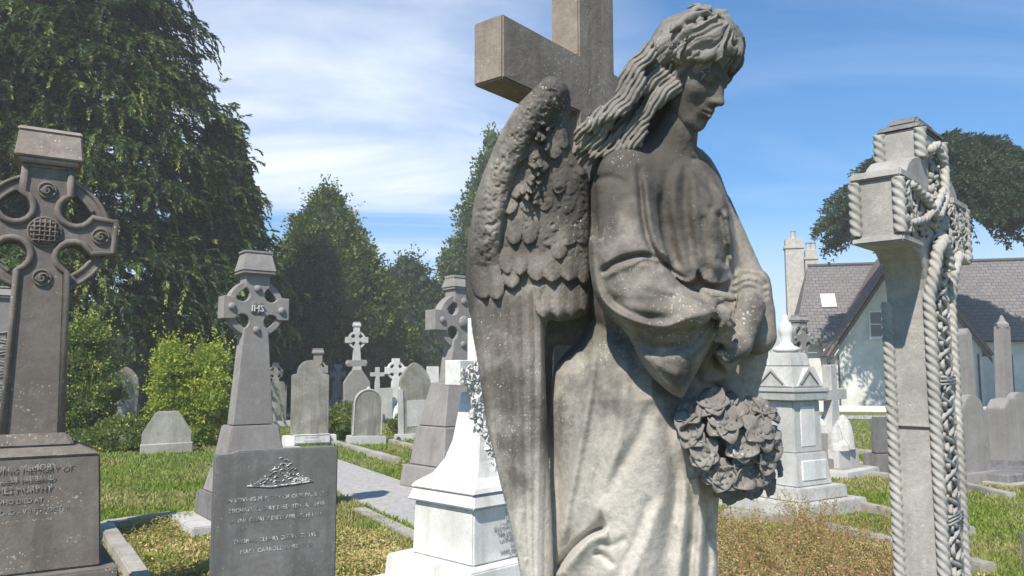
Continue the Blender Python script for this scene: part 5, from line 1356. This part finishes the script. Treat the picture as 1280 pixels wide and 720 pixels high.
conifer('cypress_tree', -75, 22, 19, lambda t: 4.4 * (1 - t) ** .8, 'cypress at the far left edge behind the brown ringed cross', lm_cyp, 520, 53, leaf=.20, zlow=2.2, per=18)
def tp(px, y): p = at(px, 465, y); return (p.x, p.y, 0)
def zz_(py, y): return at(640, py, y).z
rb3 = random.Random(31)
def cone_lobes(n, z0_, z1_, rfun, r0, r1, sx=1):
    o = []
    for i in range(n):
        t = i / (n - 1); z = z0_ + (z1_ - z0_) * t; a = i * 2.4; q = rfun(t)
        rr = (r0 + (r1 - r0) * (1 - t)) * rb3.uniform(.75, 1.2); o.append((math.cos(a) * q * sx, math.sin(a) * q * .8, z, rr, rr, rr * 1.15))
    return o
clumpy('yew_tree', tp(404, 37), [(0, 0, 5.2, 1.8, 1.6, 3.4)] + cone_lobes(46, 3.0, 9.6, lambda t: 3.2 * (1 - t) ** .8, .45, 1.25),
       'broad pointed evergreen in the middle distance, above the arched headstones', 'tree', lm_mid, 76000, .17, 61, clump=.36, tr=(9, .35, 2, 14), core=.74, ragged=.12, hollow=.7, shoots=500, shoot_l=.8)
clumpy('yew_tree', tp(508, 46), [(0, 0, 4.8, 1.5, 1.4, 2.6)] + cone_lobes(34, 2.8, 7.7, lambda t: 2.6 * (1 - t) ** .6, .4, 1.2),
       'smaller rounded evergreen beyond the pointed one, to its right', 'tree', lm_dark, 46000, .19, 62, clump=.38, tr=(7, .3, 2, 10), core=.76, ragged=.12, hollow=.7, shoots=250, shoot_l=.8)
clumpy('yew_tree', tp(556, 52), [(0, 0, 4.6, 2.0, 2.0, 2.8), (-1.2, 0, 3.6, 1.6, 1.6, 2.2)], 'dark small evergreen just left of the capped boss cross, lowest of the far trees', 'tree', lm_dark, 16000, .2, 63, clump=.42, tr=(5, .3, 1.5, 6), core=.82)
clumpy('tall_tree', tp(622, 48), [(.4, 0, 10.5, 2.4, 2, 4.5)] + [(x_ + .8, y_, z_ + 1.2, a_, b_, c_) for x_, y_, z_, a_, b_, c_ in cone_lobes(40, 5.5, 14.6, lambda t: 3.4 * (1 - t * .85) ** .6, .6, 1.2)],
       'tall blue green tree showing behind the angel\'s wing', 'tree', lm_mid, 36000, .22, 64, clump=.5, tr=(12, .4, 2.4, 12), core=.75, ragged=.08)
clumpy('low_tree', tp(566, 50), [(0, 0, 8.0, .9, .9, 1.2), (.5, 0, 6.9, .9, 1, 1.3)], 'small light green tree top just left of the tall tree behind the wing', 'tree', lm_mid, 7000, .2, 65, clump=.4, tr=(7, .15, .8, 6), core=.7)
# dense growth in the shade under the trees
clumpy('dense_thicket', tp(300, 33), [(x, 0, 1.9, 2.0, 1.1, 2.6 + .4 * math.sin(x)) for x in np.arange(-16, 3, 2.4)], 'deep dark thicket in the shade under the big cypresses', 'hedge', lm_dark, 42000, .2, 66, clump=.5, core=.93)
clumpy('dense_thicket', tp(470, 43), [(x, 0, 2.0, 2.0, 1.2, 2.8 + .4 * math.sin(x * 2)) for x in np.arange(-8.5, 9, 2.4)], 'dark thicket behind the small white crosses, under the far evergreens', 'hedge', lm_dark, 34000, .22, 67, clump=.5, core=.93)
for i, px in enumerate((190, 330, 455)):
    p = tp(px, (28, 33, 39)[i]); 
    e = empty('bare_trunk', p, 0, ('thick dark trunk in the shade under the big cypress', 'dark trunk in the shade behind the IHS cross', 'dark trunk in the shade left of the bright white ringed cross')[i], 'tree'); trunk(e, 6, .28, seed=70 + i, limbs=4, spread=1.2, low=.5)
# bushes
rb2 = random.Random(12)
def lobes(n, cx, z0_, z1_, rx, rr0, rr1, taper=.5):
    o = []
    for i in range(n):
        t = i / (n - 1); z = z0_ + (z1_ - z0_) * t; q = rx * (1 - taper * t)
        o.append((cx + rb2.uniform(-q, q), rb2.uniform(-.35, .2), z + rb2.uniform(-.1, .1), rb2.uniform(rr0, rr1), rb2.uniform(rr0, rr1), rb2.uniform(rr0, rr1)))
    return o
clumpy('ivy_bush', tp(112, 16.6), [(0, 0, .9, .5, .45, .9)] + lobes(20, 0, .3, 2.35, .62, .16, .34, .45),
       'tall ivy clad bush with dark glossy leaves, right of the brown cross', 'bush', lm_ivy, 36000, .055, 71, clump=.13, shape=.40, tr=(2.2, .06, .5, 12), core=.8, ragged=.25, shoots=220, shoot_l=.62)
clumpy('green_bush', tp(237, 17.2), [(0, 0, .9, .6, .5, .7)] + lobes(24, 0, .25, 1.85, .85, .16, .36, .35),
       'bright yellow green leafy bush left of the IHS cross', 'bush', lm_bush, 40000, .06, 72, clump=.12, shape=.4, tr=(1.7, .05, .6, 16), core=.75, ragged=.3, shoots=420, shoot_l=.55)
clumpy('ivy_mound', tp(160, 16.2), [(0, 0, .18, .75, .5, .48), (-.5, 0, .15, .5, .4, .3)], 'low grey green mound of ivy between the ivy bush and the squat marker', 'bush', lm_ivy, 12000, .05, 73, clump=.10, shape=.4, core=.85)
clumpy('low_shrub', tp(408, 19), [(0, 0, .2, .35, .3, .5), (.5, 0, .15, .3, .3, .35)], 'small straggly green shrub between the shouldered and arched headstones', 'bush', lm_ivy, 5000, .05, 74, clump=.1, core=.7)
clumpy('low_shrub', tp(436, 22), [(0, 0, .2, .5, .3, .55), (-.6, 0, .15, .4, .3, .4)], 'low green growth at the foot of the two tiered cross', 'bush', lm_ivy, 5000, .06, 75, clump=.12, core=.7)
clumpy('low_shrub', tp(505, 20), [(0, 0, .15, .35, .3, .35)], 'tuft of green leaves beside the white rockwork mound', 'bush', lm_ivy, 3000, .05, 76, clump=.1, core=.7)
# monkey puzzle tree
def monkey(px, y, seed):
    r = np.random.default_rng(seed); e = empty('monkey_puzzle_tree', tp(px, y), 0, 'dark spiky monkey puzzle tree rising behind the rope cross, in front of the house', 'tree')
    cz = zz_(236, y); trunk(e, cz + 1.2, .28, seed=3, limbs=0)
    P, D, T = [], [], []
    for i in range(230):
        az = r.uniform(0, 2 * np.pi); t = r.random(); z0_ = cz - 1.3 + 2.9 * t; Lb = 4.5 * math.sqrt(max(.06, 1 - (t * .95) ** 2)) * r.uniform(.75, 1.08)
        rise = .16 + .34 * t; tb = r.random()
        for s_ in range(7):
            a = az + r.normal(0, .28) if s_ else az; u0 = r.uniform(.2, .65) if s_ else 0; u = np.linspace(u0, 1 if s_ == 0 else min(1, u0 + .55), 26)
            off = (u - u0) * (a - az) * 3.0
            rad = Lb * u; x = math.cos(az) * rad - math.sin(az) * off; yy = math.sin(az) * rad + math.cos(az) * off
            z = z0_ + Lb * (rise * u - (.22 + rise * .8) * u ** 2.6) + r.normal(0, .12) * (u - u0) * 2 + r.normal(0, .02, 26)
            C = np.stack([x, yy, z], 1); ax = unit(np.gradient(C, axis=0))
            k = 7; rad_d = unit(np.cross(ax.repeat(k, 0), r.normal(size=(26 * k, 3))))
            P.append(C.repeat(k, 0) + r.normal(0, .02, (26 * k, 3))); D.append(unit(rad_d + ax.repeat(k, 0) * .7)); T.append(np.full(26 * k, tb) * .6 + r.random(26 * k) * .4)
    P = np.concatenate(P); D = np.concatenate(D); T = np.concatenate(T); n = len(P)
    quads('crown', P, D, sidev(D, r), r.uniform(.11, .22, n), r.uniform(.020, .038, n), lm_pine, T, (r.random(n) < .1).astype(float), kind=None, parent=e)
monkey(1186, 30.5, 81)
clumpy('distant_trees', tp(980, 75), [(x, 0, 2.2, 3.5, 2, 2.6 + .6 * math.sin(x)) for x in np.arange(-24, 30, 4.5)], None, None, lm_mid, 20000, .4, 84, clump=.8, core=.9)['kind'] = 'stuff'
clumpy('distant_trees', tp(300, 70), [(x, 0, 3, 4, 2, 4 + .8 * math.sin(x)) for x in np.arange(-34, 24, 5)], None, None, lm_dark, 20000, .45, 85, clump=.9, core=.92)['kind'] = 'stuff'

# ================================================================ the lodge
hm_wall = plain('white_render', (.72, .71, .68), .85, (.50, .49, .45), 1.1, .3)
def roofmat(name, a, b_):
    m, nt, b = nodes(name); tc = N(nt, 'ShaderNodeTexCoord').outputs['UV']
    br = N(nt, 'ShaderNodeTexBrick'); L(nt, tc, br.inputs['Vector']); br.inputs['Scale'].default_value = 1
    br.inputs['Brick Width'].default_value = .30; br.inputs['Row Height'].default_value = .22; br.inputs['Mortar Size'].default_value = .012; br.inputs['Bias'].default_value = -.1
    br.inputs['Color1'].default_value = (*a, 1); br.inputs['Color2'].default_value = (*b_, 1); br.inputs['Mortar'].default_value = (.04, .04, .045, 1)
    n1 = noise(nt, N(nt, 'ShaderNodeTexCoord').outputs['Object'], 1.2, 5, .7)
    c = mix(nt, ramp(nt, n1, .4, .65, 0, .5), br.outputs['Color'], (.16, .15, .13))
    L(nt, c, b.inputs['Base Color']); bp = N(nt, 'ShaderNodeBump', Strength=.6, Distance=.03); L(nt, br.outputs['Fac'], bp.inputs['Height']); bp.invert = True; L(nt, bp.outputs[0], b.inputs['Normal'])
    return m
hm_roof = roofmat('roof_slates', (.15, .14, .145), (.20, .185, .18)); hm_roof2 = roofmat('brown_roof_tiles', (.16, .115, .105), (.20, .15, .13))
hm_stone = plain('chimney_render', (.50, .47, .43), .9, (.36, .34, .31), 6, .4); hm_trim = plain('dark_trim', (.10, .09, .09), .7); hm_white = plain('white_paint', (.78, .78, .76), .6)
hm_glass, gnt, gb = nodes('window_glass'); gb.inputs['Base Color'].default_value = (.03, .035, .04, 1); gb.inputs['Roughness'].default_value = .08; gb.inputs['Specular IOR Level'].default_value = .6
YH = 36.0; o_h = at(1000, 465, YH); HRZ = R(-14)
house = empty('lodge_house', (o_h.x, o_h.y, 0), HRZ, 'white rendered cottage lodge with slate roof, front gable and chimneys, behind the rope cross', 'house')
def hq(name, polys, mat, parent=house, th=0.0, uv=True):
    bm = bmesh.new(); uvl = bm.loops.layers.uv.new('UVMap')
    for P in polys:
        P = [Vector(p) for p in P]; n = (P[1] - P[0]).cross(P[2] - P[0]).normalized()
        top = [bm.verts.new(p) for p in P]; f = bm.faces.new(top)
        fs = [f]
        if th:
            bot = [bm.verts.new(p - n * th) for p in P]; fs.append(bm.faces.new(bot[::-1]))
            for i in range(len(P)): fs.append(bm.faces.new((top[(i + 1) % len(P)], top[i], bot[i], bot[(i + 1) % len(P)])))
        U = (P[1] - P[0]).normalized(); V2 = n.cross(U)
        for g_ in fs:
            for l in g_.loops: l[uvl].uv = ((l.vert.co - P[0]).dot(U), (l.vert.co - P[0]).dot(V2))
    me = bpy.data.meshes.new(name); bm.to_mesh(me); bm.free(); me.materials.append(mat)
    o = bpy.data.objects.new(name, me); return link(o, parent)
EZ, RZ, DP = 2.9, 6.75, 7.2
bm = bmesh.new(); box(bm, .25, 22, .4, DP, 0, EZ); bobj('wall', bm, hm_wall, house)
hq('roof', [[(-.2, 0, EZ), (22, 0, EZ), (22, DP / 2, RZ), (.9, DP / 2, RZ)]], hm_roof, th=.12)
hq('roof', [[(22, DP + .4, EZ), (-.2, DP + .4, EZ), (.9, DP / 2, RZ), (22, DP / 2, RZ)]], hm_roof, th=.12)
hq('roof', [[(-.2, DP + .4, EZ), (-.2, 0, EZ), (.9, DP / 2, RZ)]], hm_roof, th=.12)
bm = bmesh.new(); tube(bm, [(.9, DP / 2, RZ + .03), (22, DP / 2, RZ + .03)], .09, 8); bobj('ridge_tiles', bm, hm_trim, house)
bm = bmesh.new(); box(bm, -.25, 2.2, -.08, .0, EZ - .17, EZ - .02); bobj('gutter', bm, hm_trim, house)
# gable wing
gx, gw, gy, ga, ge = 4.15, 3.15, -1.5, 6.9, 2.2
bm = bmesh.new(); prism(bm, [(gx - gw + .3, 0), (gx + gw - .3, 0), (gx + gw - .3, ge + .3), (gx, ga - .25), (gx - gw + .3, ge + .3)], gy + .25, .39); bobj('gable', bm, hm_wall, house)
hq('gable_roof', [[(gx - gw, gy, ge), (gx, gy, ga), (gx, DP / 2, ga), (gx - gw, DP / 2, ge)][::-1]], hm_roof2, th=.12)
hq('gable_roof', [[(gx, gy, ga), (gx + gw, gy, ge), (gx + gw, DP / 2, ge), (gx, DP / 2, ga)][::-1]], hm_roof2, th=.12)
for s_ in (-1, 1):
    bm = bmesh.new(); a_ = Vector((gx + s_ * gw, gy - .03, ge - .1)); b_ = Vector((gx, gy - .03, ga - .1)); n_ = Vector((0, 0, -.2))
    vv = [a_, b_, b_ + n_, a_ + n_]; f0 = [bm.verts.new(v) for v in vv]; f1 = [bm.verts.new(v + Vector((0, .05, 0))) for v in vv]
    bm.faces.new(f0); bm.faces.new(f1[::-1])
    for i in range(4): bm.faces.new((f0[(i + 1) % 4], f0[i], f1[i], f1[(i + 1) % 4]))
    bobj('bargeboard', bm, hm_trim, house)
def window(x, y, z0_, z1_, w, nx=1, nz_=2, par=house, parts=True):
    bm = bmesh.new(); t = .06
    box(bm, x - w / 2, x - w / 2 + t, y - .05, y, z0_, z1_); box(bm, x + w / 2 - t, x + w / 2, y - .05, y, z0_, z1_); box(bm, x - w / 2 + t, x + w / 2 - t, y - .05, y, z0_, z0_ + t); box(bm, x - w / 2 + t, x + w / 2 - t, y - .05, y, z1_ - t, z1_)
    for i in range(1, nz_): z = z0_ + (z1_ - z0_) * i / nz_; box(bm, x - w / 2 + t, x + w / 2 - t, y - .04, y, z - .02, z + .02)
    for i in range(1, nx): q = x - w / 2 + w * i / nx; box(bm, q - .02, q + .02, y - .038, y, z0_ + t, z1_ - t)
    f = bobj('window', bm, hm_white, par)
    bm = bmesh.new(); box(bm, x - w / 2 + t, x + w / 2 - t, y - .02, y - .004, z0_ + t, z1_ - t); bobj('pane', bm, hm_glass, f)
    bm = bmesh.new(); box(bm, x - w / 2 - .06, x + w / 2 + .06, y - .12, y, z0_ - .07, z0_ - .003); bobj('sill', bm, hm_white, f)
window(gx - 1.15, gy + .24, 3.0, 4.15, .55); window(gx + .6, gy + .24, 3.2, 4.5, .9, 2); window(gx - .2, gy + .24, .9, 2.1, 1.3, 2)
window(1.45, .39, .9, 2.2, .9, 2); window(11.2, .39, .9, 2.2, 1.2, 2); window(14.5, .39, .9, 2.2, 1.2, 2)
bm = bmesh.new(); box(bm, 9.2, 10.1, .32, .395, 0, 2.1); dr = bobj('door', bm, hm_trim, house)
bm = bmesh.new(); dome(bm, (9.3, .31, 1.05), .04, .05); bobj('handle', bm, hm_white, dr)
for x_ in (gx - gw + .45, gx + gw - .45, 8.6):
    bm = bmesh.new(); tube(bm, [(x_, (gy + .2) if x_ < 8 else .33, .1), (x_, (gy + .2) if x_ < 8 else .33, ge + .1)], .04, 8); bobj('downpipe', bm, hm_trim, house)
# porch posts under the left eave, in shade
for x in (.2, 1.1, 2.0):
    bm = bmesh.new(); cbox(bm, .14, .14, 0, EZ - .1, cx=x, cy=.12); bobj('porch_post', bm, hm_white, house)
# skylight lying in the slope
sl_ = math.atan2(RZ - EZ, DP / 2)
def skyl(x, f):
    y = DP / 2 * f; z = EZ + (RZ - EZ) * f; bm = bmesh.new(); box(bm, -.32, .32, -.45, .45, 0, .10); o = bobj('skylight', bm, hm_white, house); o.location = (x, y, z + .01); o.rotation_euler = (sl_, 0, 0)
    bm = bmesh.new(); box(bm, -.25, .25, -.38, .38, .101, .108); g2 = bobj('pane', bm, plain('bright_glass', (.55, .6, .66), .12), o)
skyl(1.55, .50)
def chimney(x, y, w, z0_, z1_, pots):
    bm = bmesh.new(); cbox(bm, w, .7, z0_, z1_ - .5, cx=x, cy=y); cbox(bm, w + .10, .8, z1_ - .497, z1_ - .38, cx=x, cy=y); cbox(bm, w - .04, .66, z1_ - .377, z1_, cx=x, cy=y)
    c_ = bobj('chimney', bm, hm_stone, house)
    for q in pots:
        bm = bmesh.new(); lathe(bm, [(.15, z1_), (.13, z1_ + .1), (.12, z1_ + .36), (.15, z1_ + .42)], x + q, y, 12); bobj('chimney_pot', bm, hm_stone, c_)
chimney(.35, 4.4, .85, 3, 8.25, (0,)); chimney(1.35, 6.2, .6, 3, 7.9, (-.1, .16))
# front wall to the garden
e = empty('garden_wall', tp(1050, 32.0), R(-8), 'low white wall along the grass in front of the house', 'wall'); bm = bmesh.new(); box(bm, -2.2, 14, -.12, .12, 0, .22, .02); bobj('wall', bm, hm_white, e)

# ---- repeats share a group
GR = {'grave_kerb': 'stone kerbs round the graves', 'headstone': 'headstones standing among the graves', 'celtic_cross': 'ringed crosses among the graves', 'cypress_tree': 'cypresses at the left',
      'yew_tree': 'evergreens in the middle distance', 'dense_thicket': 'thickets under the trees', 'bare_trunk': 'trunks in the shade', 'low_shrub': 'low shrubs among the graves', 'pillar_stone': 'pillars right of the rope cross', 'box_tomb': 'flat slab tombs at the right'}
for o in list(COL.objects):
    k = o.name.split('.')[0]
    if o.parent is None and k in GR and 'kind' not in o.keys(): o['group'] = GR[k]
# ================================================================ sky, sun, view
wd = bpy.data.worlds.new('World'); S.world = wd; wd.use_nodes = True
nt = wd.node_tree; bg = nt.nodes['Background']
SUN_EL, SUN_AZ = 49.0, 23.0     # azimuth: degrees to the left of straight behind the camera
sky = N(nt, 'ShaderNodeTexSky'); sky.sky_type = 'NISHITA'; sky.sun_disc = False
sky.sun_elevation = R(SUN_EL); sky.altitude = 50; sky.air_density = 1.0; sky.dust_density = 0.6; sky.ozone_density = 2.2
dv = Vector((-math.sin(R(SUN_AZ)), -math.cos(R(SUN_AZ)), 0))
sky.sun_rotation = math.atan2(dv.x, dv.y) % (2 * math.pi)
tc = N(nt, 'ShaderNodeTexCoord').outputs['Generated']
# thin high cloud, streaked; laid on a plane far above
sx = N(nt, 'ShaderNodeSeparateXYZ'); L(nt, tc, sx.inputs[0])
zz = mul(nt, sx.outputs[2], 0.16, 'ADD')
cx = N(nt, 'ShaderNodeCombineXYZ'); L(nt, mul(nt, sx.outputs[0], zz, 'DIVIDE'), cx.inputs[0]); L(nt, mul(nt, sx.outputs[1], zz, 'DIVIDE'), cx.inputs[1])
mp = N(nt, 'ShaderNodeMapping'); L(nt, cx.outputs[0], mp.inputs['Vector'])
mp.inputs['Rotation'].default_value = (0, 0, R(-38)); mp.inputs['Scale'].default_value = (0.55, 1.5, 1); mp.inputs['Location'].default_value = (0.3, 0.2, 0)
a = noise(nt, mp.outputs[0], 0.9, 9, 0.58, 0.9); b2 = noise(nt, cx.outputs[0], 0.55, 4, 0.5)
vm = N(nt, 'ShaderNodeVectorMath', operation='DOT_PRODUCT'); nv = N(nt, 'ShaderNodeVectorMath', operation='NORMALIZE'); L(nt, tc, nv.inputs[0])
L(nt, nv.outputs[0], vm.inputs[0]); vm.inputs[1].default_value = Vector((-.20, .93, .27)).normalized()
bank = ramp(nt, mul(nt, vm.outputs['Value'], mul(nt, mul(nt, b2, .12), -.06, 'ADD'), 'ADD'), .915, .995)      # one broad soft bank ahead to the left
cl = mul(nt, mul(nt, ramp(nt, a, 0.50, 0.80), 0.20), mul(nt, ramp(nt, a, 0.30, 0.66), mul(nt, bank, .92)), 'MAXIMUM')
hz_ = ramp(nt, sx.outputs[2], 0.0, 0.20, 0.85, 0.0)
cl = mul(nt, cl, hz_, 'MAXIMUM'); 
mx = mix(nt, cl, mix(nt, 1.0, sky.outputs[0], (0.21, 0.70, 1.03), 'MULTIPLY'), (7.2, 7.6, 8.3))
L(nt, mx, bg.inputs['Color']); bg.inputs['Strength'].default_value = 0.11
bm = bmesh.new(); box(bm, -158, 158, -66, 246, -1, 32)
hm_, hnt, hb = nodes('haze_air'); hnt.nodes.remove(hb)
pv = N(hnt, 'ShaderNodeVolumePrincipled'); pv.inputs['Color'].default_value = (1, .98, .95, 1); pv.inputs['Density'].default_value = 0.0024; pv.inputs['Anisotropy'].default_value = 0.0
L(hnt, pv.outputs[0], hnt.nodes['Material Output'].inputs['Volume'])
tag(bobj('haze', bm, hm_), kind='stuff')
sl = bpy.data.lights.new('sun', 'SUN'); sl.energy = 4.8; sl.angle = R(0.53); sl.color = (1.0, 0.93, 0.82)
so = bpy.data.objects.new('sun', sl); COL.objects.link(so)
sv = Vector((dv.x * math.cos(R(SUN_EL)), dv.y * math.cos(R(SUN_EL)), math.sin(R(SUN_EL))))
so.rotation_euler = sv.to_track_quat('Z', 'Y').to_euler(); so.location = (0, 0, 60)
S.view_settings.view_transform = 'Standard'; S.view_settings.look = 'None'; S.view_settings.exposure = 0.60; S.view_settings.gamma = 1
S.view_settings.use_curve_mapping = False
S.cycles.max_bounces = 6; S.cycles.diffuse_bounces = 3; S.cycles.transparent_max_bounces = 6; S.cycles.volume_bounces = 0
